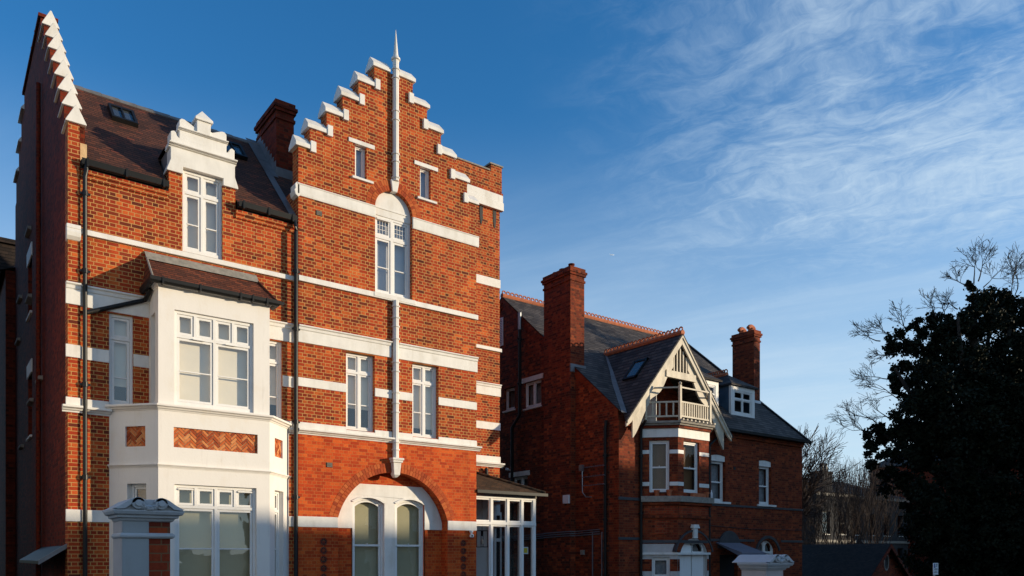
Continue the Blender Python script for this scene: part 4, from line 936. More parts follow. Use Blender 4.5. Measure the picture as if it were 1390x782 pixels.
b = MB(); b.raw([(x, y, 3.735) for x, y in ((15.8, 0), (16.6, -.9), (18.2, -.9), (19.0, 0))], [(0, 1, 2, 3)]); b.obj('bay_ledge', M['stone'], G)
for z0, z1 in ((5.08, 5.21), (4.07, 4.20)):
    for o_, an, a0, a1 in ((bo, 0, 0, .27), (bo, 0, 1.02, 1.5), (lo2, -45, 0, .26), (lo2, -45, .88, BL2), (ro2, 45, 0, .26)): band(G, o_, an, a0, a1, z0, z1, .012, name='pier_band')
b = MB(bo); b.box(.06, 1.44, -.010, .01, 3.18, 3.44)
for k in range(9): b.box(.12 + k * .145, .12 + k * .145 + .09, -.02, .0, 3.22, 3.40)
b.obj('terracotta_frieze', M['brick_dark'], G)
b = MB(lo2, -45); b.box(.1, 1.06, -.010, .01, 3.18, 3.44)
for k in range(6): b.box(.15 + k * .145, .15 + k * .145 + .09, -.02, .0, 3.22, 3.40)
b.obj('terracotta_frieze', M['brick_dark'], G)
b = MB(lo2, -45); b.box(.42, .82, -.012, .01, 2.55, 2.95); b.plate(rect(.42, .82, 2.55, 2.95), -.03, -.01, [rect(.47, .77, 2.60, 2.90)]); b.box(.55, .69, -.025, -.01, 2.68, 2.82); b.obj('terracotta_square', M['brick_dark'], G)
window(G, bo, 0, .27, 1.02, 3.87, 5.50, d=.07, cols=1, hung=4.66, blind='tanblind', bd=.2, sill=False, back=False, glass='oldglass')
window(G, lo2, -45, .26, .88, 3.87, 5.50, d=.07, cols=1, hung=4.66, blind='tanblind', bd=.2, sill=False, back=False, glass='oldglass')
window(G, ro2, 45, .26, .88, 3.87, 5.50, d=.07, cols=1, hung=4.66, blind='tanblind', bd=.2, sill=False, back=False, glass='oldglass')
# ground floor of that bay
b = MB(bo); ak = (.02, 1.48)
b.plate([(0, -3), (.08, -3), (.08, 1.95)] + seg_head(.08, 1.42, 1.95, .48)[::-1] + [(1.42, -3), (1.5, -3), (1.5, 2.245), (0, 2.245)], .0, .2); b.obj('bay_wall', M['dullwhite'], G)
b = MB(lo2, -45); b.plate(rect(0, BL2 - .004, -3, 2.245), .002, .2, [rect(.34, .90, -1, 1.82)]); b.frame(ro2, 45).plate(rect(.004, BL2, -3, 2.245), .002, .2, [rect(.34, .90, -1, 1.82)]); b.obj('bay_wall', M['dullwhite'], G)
for o_, an, a0, a1 in ((lo2, -45, .02, .34), (lo2, -45, .90, BL2 - .01), (bo, 0, .0, .08), (bo, 0, 1.42, 1.5)):
    b = MB(o_, an); b.box(a0, a1, -.008, .01, 1.38, 1.76); b.obj('pier_brick', M['brick_far'], G)
b = MB(); ringbox(b, GB, .06, 1.90, 1.97); b.obj('bay_string', M['white'], G)
b = MB(bo); h = .67; rr = (h * h + .48 * .48) / (2 * .48); t = math.degrees(math.asin(h / rr)); ring(b, .75, 1.95 + .48 - rr, rr + .004, rr + .20, 90 - t, 90 + t, 26, -.03, .08, .03); b.obj('arch_ring', M['brick_far'], G)
b = MB(bo); ring(b, .75, 1.95 + .48 - rr, rr + .205, rr + .26, 88 - t, 92 + t, 22, -.055, .08, 0); b.obj('hood_mould', M['blue_brick'], G)
b = MB(bo); b.box(.66, .84, -.10, .05, 2.42, 2.74); b.box(.60, .90, -.13, .05, 2.742, 2.80); b.box(.62, .88, -.12, .05, 2.80, 2.86); b.obj('keystone', M['white'], G, .008)
window(G, bo, 0, .1, 1.40, -.9, 2.40, d=.09, cols=2, transom=1.93, tcols=2, head=.45, blind='net', bd=.2, sill=False, back=False, glass='oldglass')
window(G, lo2, -45, .34, .90, -.9, 1.82, d=.09, cols=1, blind='net', bd=.2, sill=False, back=False, transom=1.2, glass='oldglass')
# balcony rails
def rail(parent, o_, an, L, m, bal, z0=6.2, zt=7.18):
    b = MB(o_, an); b.box(0, L, -.03, .03, zt - .045, zt); b.box(0, L, -.03, .03, 6.68, 6.73); b.box(0, L, -.03, .03, z0 + .03, z0 + .08)
    b.box(-.0, .045, -.022, .022, z0, zt - .04); b.box(L - .045, L, -.022, .022, z0, zt - .04)
    n = int(L / bal)
    for i in range(1, n): x = L * i / n; b.box(x - .024, x + .024, -.018, .018, z0 + .08, 6.68)
    return b.obj('balustrade', M[m], parent)
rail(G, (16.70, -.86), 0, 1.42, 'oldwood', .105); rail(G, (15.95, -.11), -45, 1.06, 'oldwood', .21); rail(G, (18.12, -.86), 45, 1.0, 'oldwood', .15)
for x, y in ((16.68, -.87), (18.13, -.87), (15.93, -.10), (18.85, -.13)):
    b = MB(); b.box(x - .04, x + .04, y - .04, y + .04, 6.02, 7.22); b.lathe(x, y, [(.03, 7.22), (.055, 7.26), (.055, 7.30), (.0, 7.34)], 10) if abs(x - 16.68) < .1 else None; b.obj('balcony_post', M['oldwood'], G)
b = MB(); ringbox(b, GB, .19, 6.024, 6.09, -.1); b.obj('balcony_edge', M['stone'], G)
for k in range(9): b = MB(bo); b.box(-.05 + k * .19, .0 + k * .19, -.26, -.05, 6.095, 6.15); b.obj('joist_end', M['oldwood'], G)
# strings, windows and doorway of the right part
for z0, z1 in ((3.58, 3.66), (2.36, 2.45)):
    for a0, a1 in (((18.98, 24.77),) if z0 > 3 else ((18.98, 21.7), (23.34, 24.77))): band(G, LO, 0, a0, a1, z0, z1, .03, m='blue_brick')
band(G, LO, 0, GX0 - .02, 15.84, 2.36, 2.45, .03, m='blue_brick'); band(G, LO, 0, GX0 - .02, 15.84, 3.60, 3.70, .03, m='blue_brick')
b = MB(LO); ring(b, 22.52, 1.80, .70, .80, 20, 160, 16, -.05, .05, 0); b.obj('hood_mould', M['blue_brick'], G); b = MB(LO); ring(b, 22.52, 1.80, .645, .695, 25, 155, 20, -.015, .05, .04); b.obj('arch_ring', M['brick_far'], G)
for a0, a1 in ((19.30, 20.07), (22.0, 22.76)):
    window(G, LO, 0, a0, a1, 3.74, 5.16, d=.12, cols=1, hung=4.42, blind='net', bd=.18, sill=False, glass='oldglass')
    b = MB(LO); b.plate(arch_open(a0 - .002, a1 + .002, 5.14, 5.315, .045), .03, .12); b.obj('lintel', M['white'], G, .005)
    b = MB(LO); b.mould(a0 - .12, a1 + .22, [(.1, 3.745), (-.07, 3.735), (-.07, 3.665), (.1, 3.66)]); b.obj('sill', M['white'], G, .005)
window(G, LO, 0, 21.98, 23.06, .7, 2.44, d=.14, cols=2, transom=1.95, head=.34, blind='net', bd=.2, glass='oldglass')
b = MB(LO); b.box(19.78, 20.72, .12, .16, -2.9, 1.9); b.obj('door', M['dark'], G)
b = MB(LO); b.plate(arc(20.25, 2.12, .62, 0, 180, 16), -.05, .02); b.obj('hood_arch', M['blue_brick'], G)
b = MB(LO); b.raw([(19.55, .0, 2.33), (20.85, .0, 2.33), (20.75, -1.15, 1.97), (19.45, -1.15, 1.97), (19.55, .0, 2.30), (20.85, .0, 2.30), (20.75, -1.15, 1.80), (19.45, -1.15, 1.80)], [(0, 3, 2, 1), (3, 7, 6, 2), (4, 5, 6, 7), (0, 4, 7, 3), (1, 2, 6, 5)]); b.obj('awning', M['canvas'], G)
b = MB(LO); b.box(20.5, 20.62, -.015, .01, 4.9, 5.0); b.obj('air_brick', M['black'], G)
b = MB(); b.tube([(19.0, -.03, 2.9), (21.4, -.03, 2.82), (24.7, -.03, 2.84)], .012, 6, False); b.obj('wall_cable', M['black'], G)
downpipe(G, [(15.74, -.30, 6.1), (15.76, -.09, 5.9), (15.77, -.07, 5.6), (15.77, -.07, -2.6)], .045, 'iron', [(15.77, -.07, z) for z in (5, 3.2, 1.2)])
downpipe(G, [(19.9, -.26, 6.17), (19.35, -.12, 5.85), (19.06, -.1, 5.6), (19.06, -.1, -2.6)], .05, 'iron', [(19.06, -.1, z) for z in (5, 3.2, 1.2)])
# dormers
for u0 in (19.22, 21.37):
    u1 = u0 + 1.43; uc = (u0 + u1) / 2; v0 = .75
    b = MB((0, v0)); b.plate(rect(u0, u1, 6.9, 8.19), 0, .1, [rect(u0 + .19, u1 - .17, 7.12, 7.98)]); d_ = b.obj('dormer', M['wood'], G, .005)
    b = MB(); 
    for x in (u0 + .01, u1 - .07): b.raw([(x, v0 + .1, 6.9), (x, v0 + .1, 8.18), (x, 2.15, 8.18), (x + .06, v0 + .1, 6.9), (x + .06, v0 + .1, 8.18), (x + .06, 2.15, 8.18)], [(0, 1, 2), (3, 5, 4), (0, 3, 4, 1), (1, 4, 5, 2), (0, 2, 5, 3)]); b.obj('cheek', M['bluepaint'], d_); b = MB()
    b = MB(); o = .1; zr = 8.74
    b.raw([(u0 - o, v0 - o, 8.19), (u1 + o, v0 - o, 8.19), (u1 + o, 2.2, 8.19), (u0 - o, 2.2, 8.19), (uc, v0 + .72, zr), (uc, 2.9, zr), (u0 - o, v0 - o, 8.13), (u1 + o, v0 - o, 8.13), (u1 + o, 2.2, 8.13), (u0 - o, 2.2, 8.13)], [(0, 1, 4), (1, 2, 5, 4), (0, 4, 5, 3), (0, 6, 7, 1), (1, 7, 8, 2), (3, 9, 6, 0), (6, 9, 8, 7)])
    dro = b.obj('dormer_roof', M['slate'], d_); crest(dro, (uc, v0 + .72, zr + .01), (uc, 2.85, zr + .01), 12)
    window(G, (0, v0), 0, u0 + .19, u1 - .17, 7.12, 7.98, d=.02, cols=2, transom=7.66, blind=None, sill=False, sash=.03, fw=.045, glass='oldglass')
# stacks
b = MB(); b.box(14.64, GX0 + .01, 2.0, 3.37, -3, 7.797); b.obj('chimney_breast', M['brick_side2'], G)
stack(G, 14.64, 15.25, 2.0, 3.37, 7.8, 11.36, 'brick_far', pots=[(14.95, 2.3, .22, .10), (14.95, 2.72, .16, .13), (14.95, 3.1, .16, .10)], m2='brick_side')
st2 = stack(G, 24.5, 24.9, 2.0, 3.05, 6.5, 11.0, 'brick_far')
for v in (2.28, 2.72):
    q = MB(); q.lathe(24.7, v, [(.13, 10.98), (.14, 11.02), (.12, 11.10), (.14, 11.12), (.12, 11.15)], 12); q.tube([(24.50, v, 11.13), (24.58, v, 11.20), (24.7, v, 11.23), (24.82, v, 11.20), (24.90, v, 11.13)], .08, 8, False); q.obj('chimney_pot', M['terra'], st2)
b = MB(); b.box(24.45, 24.93, 1.9, 2.01, 7.95, 8.12); b.obj('flashing', M['signwhite'], st2)
b = MB(); b.box(14.62, 15.3, 1.97, 2.01, 7.9, 8.16); b.obj('flashing', M['lead'], G)
# the side wall: windows, louvre, pipes, aerial, alarm
window(G, SO, -90, -4.72, -3.78, 7.1, 8.02, d=.06, cols=2, blind='net', bd=.2, glass='oldglass')
window(G, SO, -90, -5.95, -5.3, 7.2, 8.02, d=.10, cols=1, blind='net', bd=.2, glass='oldglass')
window(G, SO, -90, -5.45, -4.55, 3.9, 4.72, d=.10, cols=2, blind='net', bd=.2, glass='oldglass')
for a0, a1, z in ((-4.85, -3.66, 8.02), (-5.62, -4.42, 4.72)): b = MB(SO, -90); b.box(a0, a1, -.03, .05, z, z + .17); b.obj('lintel', M['white'], G, .005)
b = MB(SO, -90); b.plate(rect(-7.0, -6.0, 9.65, 10.7), -.02, .02, [rect(-6.93, -6.07, 9.72, 10.63)])
for k in range(14): b.mould(-6.94, -6.06, [(-.015, 9.74 + k * .064), (-.015, 9.77 + k * .064), (.0, 9.79 + k * .064)])
lv = b.obj('louvre_vent', M['white'], G); b = MB(SO, -90); b.box(-6.93, -6.07, -.004, .0, 9.72, 10.63); b.obj('louvre_back', M['black'], lv)
downpipe(G, [(14.74, 4.85, 10.55), (14.74, 4.85, 6.9), (14.74, 5.3, 6.5), (14.74, 5.3, -2.8)], .055, 'iron', [(14.74, 4.85, z) for z in (9.6, 8.0)], name='soil_pipe')
b = MB(); b.tube([(14.74, 4.85, 10.55), (14.74, 4.85, 9.95)], .06, 10, False); b.obj('vent_cowl', M['steel'], G)
downpipe(G, [(14.76, .45, 6.1), (14.76, .5, 5.8), (14.76, .5, -2.7)], .05, 'iron', [(14.76, .5, z) for z in (5, 3, 1)])
b = MB()
for k in range(3): b.tube([(14.82, 6.0, 2.55 - .07 * k), (14.80, 3.4, 2.62 - .07 * k), (14.62, 3.35, 2.62 - .07 * k), (14.62, 2.0, 2.66 - .07 * k), (14.82, 1.95, 2.66 - .07 * k), (14.82, .8, 2.70 - .07 * k)], .018, 6, False)
b.obj('wall_pipe', M['lead'], G)
for v in (.72, 1.15): b = MB(); b.tube([(14.83, v, 2.62), (14.83, v, -2)], .02, 6, False); b.obj('wall_pipe', M['lead'], G)
b = MB(); b.box(14.56, 14.64, 2.02, 2.30, 3.58, 3.86); b.obj('alarm_box', M['signwhite'], G, .01)
b = MB(); b.box(14.78, 14.86, 1.55, 1.68, 1.9, 2.05); b.obj('meter_box', M['stone'], G)
b = MB(); mx, my = 14.60, 1.38
b.tube([(14.86, my - .15, 3.75), (14.68, my - .08, 3.75), (mx, my, 3.9), (mx, my, 4.75)], .018, 6, False)
for z in (4.68, 4.38, 4.10):
    b.tube([(mx, my, z), (mx, my - 1.0, z)], .010, 5, False)
    for k in range(9): y = my - .12 - .1 * k; b.tube([(mx - .12, y, z), (mx + .12, y, z)], .006, 4, False)
b.box(mx - .06, mx + .06, my - .02, my + .10, 4.58, 4.78); b.obj('television_aerial', M['steel'], G)
b = MB(); b.lathe(14.74, 5.6, [(.0, 5.08), (.06, 5.06), (.07, 5.0), (.0, 4.95)], 10); b.box(14.74, 14.86, 5.58, 5.62, 4.98, 5.02); b.obj('wall_light', M['signwhite'], G)
# pots on the bay ledge
def pot(x, y, z, r, h, label, kind='flower_pot', lx=0):
    b = MB(); b.lathe(x, y, [(r * .7, z), (r * .95, z + h * .75), (r * 1.1, z + h * .76), (r * 1.1, z + h), (r * .9, z + h), (r * .85, z + h * .8)], 14) if not lx else b.frame((x, y)).box(0, lx, -.06, .06, z, z + h)
    tag(b.obj(kind, M['terra']), label, 'flower pot', 'pots along the bay ledge')
pot(16.13, -.40, 3.74, .09, .19, 'terracotta flower pot on the bay ledge below the shaded left window, farther from the corner')
pot(16.40, -.67, 3.74, .09, .19, 'terracotta flower pot on the bay ledge below the shaded left window, nearer the corner')
pot(17.2, -.90, 3.74, .08, .12, 'long low terracotta trough on the bay ledge below the front window', 'plant_trough', .62)
pot(17.93, -.90, 3.74, .08, .17, 'terracotta flower pot on the bay ledge just right of the long trough')
b = MB(); b.lathe(18.15, -.92, [(.035, 3.74), (.035, 3.9), (.015, 3.95), (.015, 4.0), (.0, 4.0)], 10); tag(b.obj('bottle', M['signwhite']), 'small white bottle standing on the bay ledge at its right end', 'bottle')
# ================================================================== GATE PIERS AND BOUNDARY WALL
def pier(label, px0, px1, v, zt, half=False):
    """gate pier: brick and render shaft, moulded cap with a swan-neck pediment"""
    def ux(px): d = at(px, 760, 1) - CAM; t = (v - CAM.y) / d.y; return CAM.x + t * d.x
    u0, u1 = ux(px0), ux(px1); w = u1 - u0; cxp = (u0 + u1) / 2; zb = gz(cxp)
    T = thing('gate_pier', label, 'gate pier', (cxp, v + w / 2, zb)); k = w / .46
    O = (u0, v)
    b = MB(O); b.box(0, w, 0, w, zb, zt - .245 * k); b.obj('shaft', M['brick_dark' if half else 'pink'], T)
    if half:
        b = MB(O); b.box(-.012, w * .53, -.012, w * .5, zb, zt - .43 * k); b.box(-.01, w * .53, -.01, w * .5, zt - .37 * k, zt - .246 * k); b.obj('render_facing', M['grey_paint'], T, .004)
        b = MB(O); b.box(-.016, .0, -.0, w + .01, zb, zt - .246 * k); b.obj('side_facing', M['pink'], T)  # pink sheet paints warm bounced light onto this side
    loop = [(-.0, w), (-.0, 0), (w, 0), (w, w), (-.0, w)]
    def wrap(mb, prof): return round_mould(mb, [(u0 + x, v + y) for x, y in [(0, w), (0, 0), (w, 0), (w, w)]], prof)
    b = MB(); zr = zt - .40 * k; wrap(b, [(-.05, zr - .03 * k), (.02 * k, zr - .03 * k), (.038 * k, zr - .015 * k), (.042 * k, zr), (.038 * k, zr + .015 * k), (.02 * k, zr + .03 * k), (-.05, zr + .03 * k)]); b.obj('torus_moulding', M['cap'], T)
    b = MB(); z0 = zt - .25 * k
    wrap(b, [(-.2 * k, z0 - .004), (.012 * k, z0), (.03 * k, z0 + .012 * k), (.04 * k, z0 + .035 * k), (.07 * k, z0 + .04 * k), (.075 * k, z0 + .065 * k), (.105 * k, z0 + .075 * k), (.12 * k, z0 + .105 * k), (.12 * k, z0 + .12 * k), (-.2 * k, z0 + .12 * k)])
    b.obj('cap_cornice', M['cap'], T, .003)
    # pediment: two swan-neck curves dipping in the middle
    zp = z0 + .118 * k; hw = w / 2 + .115 * k; H_ = zt - zp
    half_pts = [(1, 0), (1, .12), (.90, .22), (.78, .40), (.66, .62), (.55, .82), (.45, .95), (.36, 1), (.28, .985), (.22, .94), (.17, .90), (.10, .88), (0, .88)]
    crv = [(x * hw, z * H_) for x, z in half_pts]
    outl = [(cxp + x, zp + z) for x, z in crv] + [(cxp - x, zp + z) for x, z in crv[-2::-1]]
    b = MB((0, v)); b.plate(outl, -.075 * k, w + .1 * k); b.obj('pediment', M['cap'], T, .003)
    b = MB((0, v)); rib = [p for p in crv[1:11]]
    for sg in (-1, 1):
        o_ = [(cxp + sg * x, zp + z) for x, z in rib]; i_ = [(cxp + sg * (x * .93 - .012 * k), zp + z - .035 * k if z > .05 else zp + z * .3) for x, z in rib]
        b.plate(o_ + i_[::-1], -.135 * k, -.07 * k)
        for cx_, cz_, r_ in ((.33 * hw, .56 * H_, .062 * k),):
            b.plate(arc(cxp + sg * cx_, zp + cz_, r_, 0, 340, 16), -.135 * k, -.07 * k); b.plate(arc(cxp + sg * cx_, zp + cz_, r_ * .55, 0, 330, 10), -.165 * k, -.07 * k)
    b.obj('scroll', M['cap'], T, .004)
    b = MB(); rg = random.Random(3)
    for i in range(13):
        s_ = i / 12 * 2 - 1; x = cxp + s_ * .34 * hw; z = zp + (.14 + .36 * s_ * s_) * H_
        for q in range(3):
            r_ = (.026 + rg.random() * .016) * k; b.lathe(x + rg.uniform(-.012, .012) * k, v - .105 * k, [(.0, z - r_ + q * .008), (r_ * .8, z - r_ * .5 + q * .008), (r_, z + q * .008), (r_ * .7, z + r_ * .6), (0, z + r_)], 7)
    b.obj('garland', M['cap'], T)
    return T
M['cap'] = white_mat('grey_white_cap_paint', (.50, .49, .50), .8)
pier('large pale gate pier capped with a scrolled pediment, half grey render and half brick', 168, 231, -9.75, 2.39, True)
pier('small pale gate pier with a scrolled cap, standing before the shadowed house', 1039.8, 1063, -9.75, 1.90)
for x0, x1, lb in ((-14, -.95, 'low brick boundary wall left of the large gate pier'), (-.05, 7.7, 'low brick boundary wall between the two gate piers'), (8.6, 30, 'low brick boundary wall right of the small gate pier')):
    b = MB(); n = max(1, int((x1 - x0) / 4))
    for i in range(n):
        a, c = x0 + (x1 - x0) * i / n, x0 + (x1 - x0) * (i + 1) / n; z = min(gz(a), gz(c)); b.box(a, c - .002, -9.62, -9.32, z - .2, z + 1.15)
    T = thing('boundary_wall', lb, 'wall', ((x0 + x1) / 2, -9.5, 0)); b.obj('brickwork', M['brick_dark'], T)
    b = MB()
    for i in range(n):
        a, c = x0 + (x1 - x0) * i / n, x0 + (x1 - x0) * (i + 1) / n; z = min(gz(a), gz(c)); b.box(a, c, -9.67, -9.27, z + 1.151, z + 1.22)
    b.obj('coping', M['stone'], T)

# parking plate on its post
p = at(1270, 772, 17); T = thing('parking_sign', 'small white parking plate with blue squares on a grey post', 'sign', (p.x, p.y, gz(p.x)))
b = MB(); b.tube([(p.x, p.y + .03, gz(p.x)), (p.x, p.y + .03, p.z + .10)], .025, 8, False); b.obj('post', M['steel'], T)
b = MB((p.x, p.y), -25); b.box(-.065, .065, -.004, .004, p.z - .13, p.z + .125); pl = b.obj('plate', M['signwhite'], T)
b = MB((p.x, p.y), -25); b.box(-.045, -.02, -.007, -.004, p.z + .06, p.z + .105); b.box(-.045, -.012, -.007, -.004, p.z + .02, p.z + .055); b.obj('blue_square', M['signblue'], pl)
b = MB((p.x, p.y), -25)
for z, x0, x1 in ((.09, 0, .045), (.07, 0, .045), (.04, .0, .04), (-.005, -.03, .045), (-.025, -.035, .045), (-.06, -.03, .03), (-.09, -.045, .04)): b.box(x0, x1, -.0065, -.004, p.z + z, p.z + z + .010)
b.obj('lettering', M['signink'], pl)

# ================================================================== BUILDINGS BEYOND
# low lodge with a gable and an oval window
lp = at(1203, 738, 44); LZ = lp.z; lu, lv_ = lp.x, lp.y
T = thing('lodge', 'low dark outbuilding with a tiled roof and an oval window in its gable', 'outbuilding', (lu, lv_ + 4, gz(lu)))
b = MB((0, lv_)); wv = [(lu + .75 * math.cos(R(t)) * .33, LZ - 1.05 + .45 * math.sin(R(t)) ) for t in range(0, 360, 20)]
b.plate([(lu - 2.2, -3), (lu + 2.2, -3), (lu + 2.2, LZ - 1.9), (lu, LZ - .08), (lu - 2.2, LZ - 1.9)], 0, .3, [wv]); b.obj('gable_wall', M['brick_far'], T)
b = MB((0, lv_)); b.plate([(lu + .28 * math.cos(R(t)), LZ - 1.05 + .5 * math.sin(R(t))) for t in range(0, 360, 20)], -.02, .1, [[(lu + .21 * math.cos(R(t)), LZ - 1.05 + .42 * math.sin(R(t))) for t in range(0, 360, 20)]]); ov = b.obj('oval_window', M['stone'], T)
b = MB((0, lv_)); b.plate([(lu + .22 * math.cos(R(t)), LZ - 1.05 + .43 * math.sin(R(t))) for t in range(0, 360, 20)], .08, .1); b.obj('pane', M['skyglass'], ov)
b = MB()
for sg in (-1, 1): b.raw([(lu, lv_ - .3, LZ), (lu, lv_ + 14, LZ), (lu + sg * 2.6, lv_ + 14, LZ - 2.15), (lu + sg * 2.6, lv_ - .3, LZ - 2.15)], [(0, 1, 2, 3)])
b.obj('roof', M['dark_tile'], T)
for sg in (-1, 1): b = MB((0, lv_)); b.plate([(lu, LZ), (lu + sg * 2.6, LZ - 2.15), (lu + sg * 2.6, LZ - 2.4), (lu, LZ - .25)], -.32, -.26); b.obj('barge_board', M['brick_side'], T)
b = MB(); b.box(lu - 2.2, lu + 2.2, lv_ + .31, lv_ + 13.8, -3, LZ - 1.95); b.obj('wall', M['brick_side'], T)
# grey stuccoed house far behind the bare trees
fp = at(1160, 660, 78); fx, fy = fp.x, fp.y
T = thing('stucco_house', 'distant grey stuccoed house seen through the bare trees', 'house', (fx, fy, gz(fx)))
fw_ = 18; x0 = fx - 7
b = MB((0, fy)); hs_ = [rect(x0 + 1.2 + k * 2.9, x0 + 2.5 + k * 2.9, 3.9, 6.1) for k in range(6)] + [rect(x0 + 1.2 + k * 2.9, x0 + 2.5 + k * 2.9, .2, 2.6) for k in range(6)]
b.plate(rect(x0, x0 + fw_, -3, 7.6), 0, .3, hs_); b.obj('wall', M['stucco'], T)
b = MB((0, fy)); b.box(x0 - .2, x0 + fw_ + .2, -.25, .1, 7.6, 7.9); b.box(x0 - .1, x0 + fw_ + .1, -.12, .1, 3.1, 3.35); b.obj('cornice', M['stone'], T)
for h_ in hs_: window(T, (0, fy), 0, h_[0][0], h_[1][0], h_[0][1], h_[2][1], d=.15, cols=1, hung=True, blind='net', back=False, wood='iron')
b = MB(); b.box(x0, x0 + fw_, fy + .31, fy + 11, -3, 7.55); b.obj('wall', M['stucco'], T)
b = MB(); b.raw([(x0 - .3, fy - .3, 7.9), (x0 + fw_ + .3, fy - .3, 7.9), (x0 + fw_ + .3, fy + 11, 7.9), (x0 - .3, fy + 11, 7.9), (x0 + 4, fy + 5.3, 10.0), (x0 + fw_ - 4, fy + 5.3, 10.0)], [(0, 1, 5, 4), (1, 2, 5), (2, 3, 4, 5), (3, 0, 4)]); b.obj('roof', M['slate'], T)
fc = at(1118, 650, 76); stack(T, fc.x - .9, fc.x + .9, fc.y - .4, fc.y + .9, 5, 1.9 + (753 - 640) / 1050 * 76, 'stucco', pots=[(fc.x - .4, fc.y, .8, .2), (fc.x + .3, fc.y, .8, .2)], m2='stone')
# block added to shade the stucco house and close the view behind the ivy
T = thing('shading_block', 'dark brick block far off behind the ivy clad tree, added to shade the stucco house', 'building', (105, 16, gz(105)))
b = MB((0, 14)); hs2 = [rect(88.5 + k * 4, 90 + k * 4, z, z + 1.9) for k in range(9) for z in (-.5, 2.9, 6.3)]
b.plate(rect(86, 126, -4, 12.0), 0, .3, hs2); b.obj('wall', M['brick_side'], T)
b = MB(); b.box(86, 126, 14.31, 30, -4, 11.95); b.obj('wall', M['brick_side'], T)
b = MB(); b.raw([(85.6, 13.6, 12), (126.4, 13.6, 12), (126.4, 30.4, 12), (85.6, 30.4, 12), (90, 22, 16), (122, 22, 16)], [(0, 1, 5, 4), (1, 2, 5), (2, 3, 4, 5), (3, 0, 4)]); b.obj('roof', M['slate'], T)
for h_ in hs2: window(T, (0, 14), 0, h_[0][0], h_[1][0], h_[0][1], h_[2][1], d=.15, cols=1, hung=True, blind='net', back=False)
# unseen neighbour on the left, beyond the passage, with an added light-bouncing wing
T = thing('brick_house', 'unseen brick house across the side passage, its cream rendered front wing added to bounce light', 'house', (-8, 5, 0))
b = MB(); b.box(-13, -3.9, 1.0, 16, -.3, 9.8); b.obj('wall', M['brick_side'], T)
b = MB(); b.box(-10, -4.0, -6.5, .99, -.3, 8.2); b.obj('bounce_wing', M['render'], T)  # pale wing added out of view to bounce warm sunlight onto the bay
b = MB(); b.raw([(-10.2, -6.8, 8.2), (-3.8, -6.8, 8.2), (-3.8, .98, 8.2), (-10.2, .98, 8.2), (-6.3, -3, 10.2), (-6.3, .98, 10.2)], [(0, 1, 4), (1, 2, 5, 4), (3, 0, 4, 5)]); b.obj('wing_roof', M['slate'], T)
for y in (-5.4, -2.6):
    for z in (1.0, 4.6): window(T, (-4.0, y), 90, 0, 1.2, z, z + 2.0, d=-.04, cols=2, blind='blind', bd=.06, back=False)
b = MB(); b.raw([(-13.3, .7, 9.8), (-3.6, .7, 9.8), (-3.6, 16.3, 9.8), (-13.3, 16.3, 9.8), (-13.3, 8.5, 14.5), (-3.6, 8.5, 14.5)], [(0, 1, 5, 4), (2, 3, 4, 5), (1, 2, 5), (3, 0, 4)]); b.obj('roof', M['slate'], T)
for x in (-12.4, -11.3):
    for z in (1.2, 5.2): window(T, (0, .96), 0, x, x + 1.1, z, z + 2, d=-.04, cols=2, transom=z + 1.4, blind='blind', bd=.06, back=False)
# the terrace across the street, whose shadow lies along the foot of the houses
for i, (x0, x1, ez, rz, lb) in enumerate(((14, 27, 6.6, 9.35, 'brick terrace house across the street, nearest the camera'), (27, 40, 6.6, 9.35, 'brick terrace house across the street, second in the row'), (40, 52.6, 6.6, 9.35, 'brick terrace house across the street, third in the row'), (52.6, 66, 8.4, 11.5, 'taller brick terrace house across the street, beside the lower ones'), (66, 96, 8.6, 12.0, 'long taller brick terrace house across the street at the far end'))):
    T = thing('terrace_house', lb, 'house', ((x0 + x1) / 2, -28, gz(x0)), 'terrace houses across the street')
    zb = gz((x0 + x1) / 2); b = MB((x1, -24), 180); L = x1 - x0; hs_ = []
    for k in range(4): hs_ += [rect(1.2 + k * 3, 2.4 + k * 3, zb + 1, zb + 2.8), rect(1.2 + k * 3, 2.4 + k * 3, zb + 4, zb + 5.6)]
    b.plate(rect(0, L, zb - 1, ez), 0, .3, hs_); b.obj('wall', M['brick_far'], T)
    b = MB(); b.box(x0, x1, -34, -24.31, zb - 1, ez - .02); b.obj('wall', M['brick_far'], T)
    b = MB(); b.raw([(x0, -23.6, ez - .1), (x1, -23.6, ez - .1), (x1, -29, rz), (x0, -29, rz), (x1, -34.4, ez - .1), (x0, -34.4, ez - .1)], [(0, 1, 2, 3), (3, 2, 4, 5), (0, 3, 5), (1, 4, 2)]); b.obj('roof', M['slate'], T)
    for h_ in hs_: window(T, (x1, -24), 180, h_[0][0], h_[1][0], h_[0][1], h_[2][1], d=.1, cols=1, hung=True, blind='blind', back=False)
    if ez > 8: stack(T, x1 - .9, x1 - .1, -29.6, -28.4, ez, rz + .6, 'brick_far')

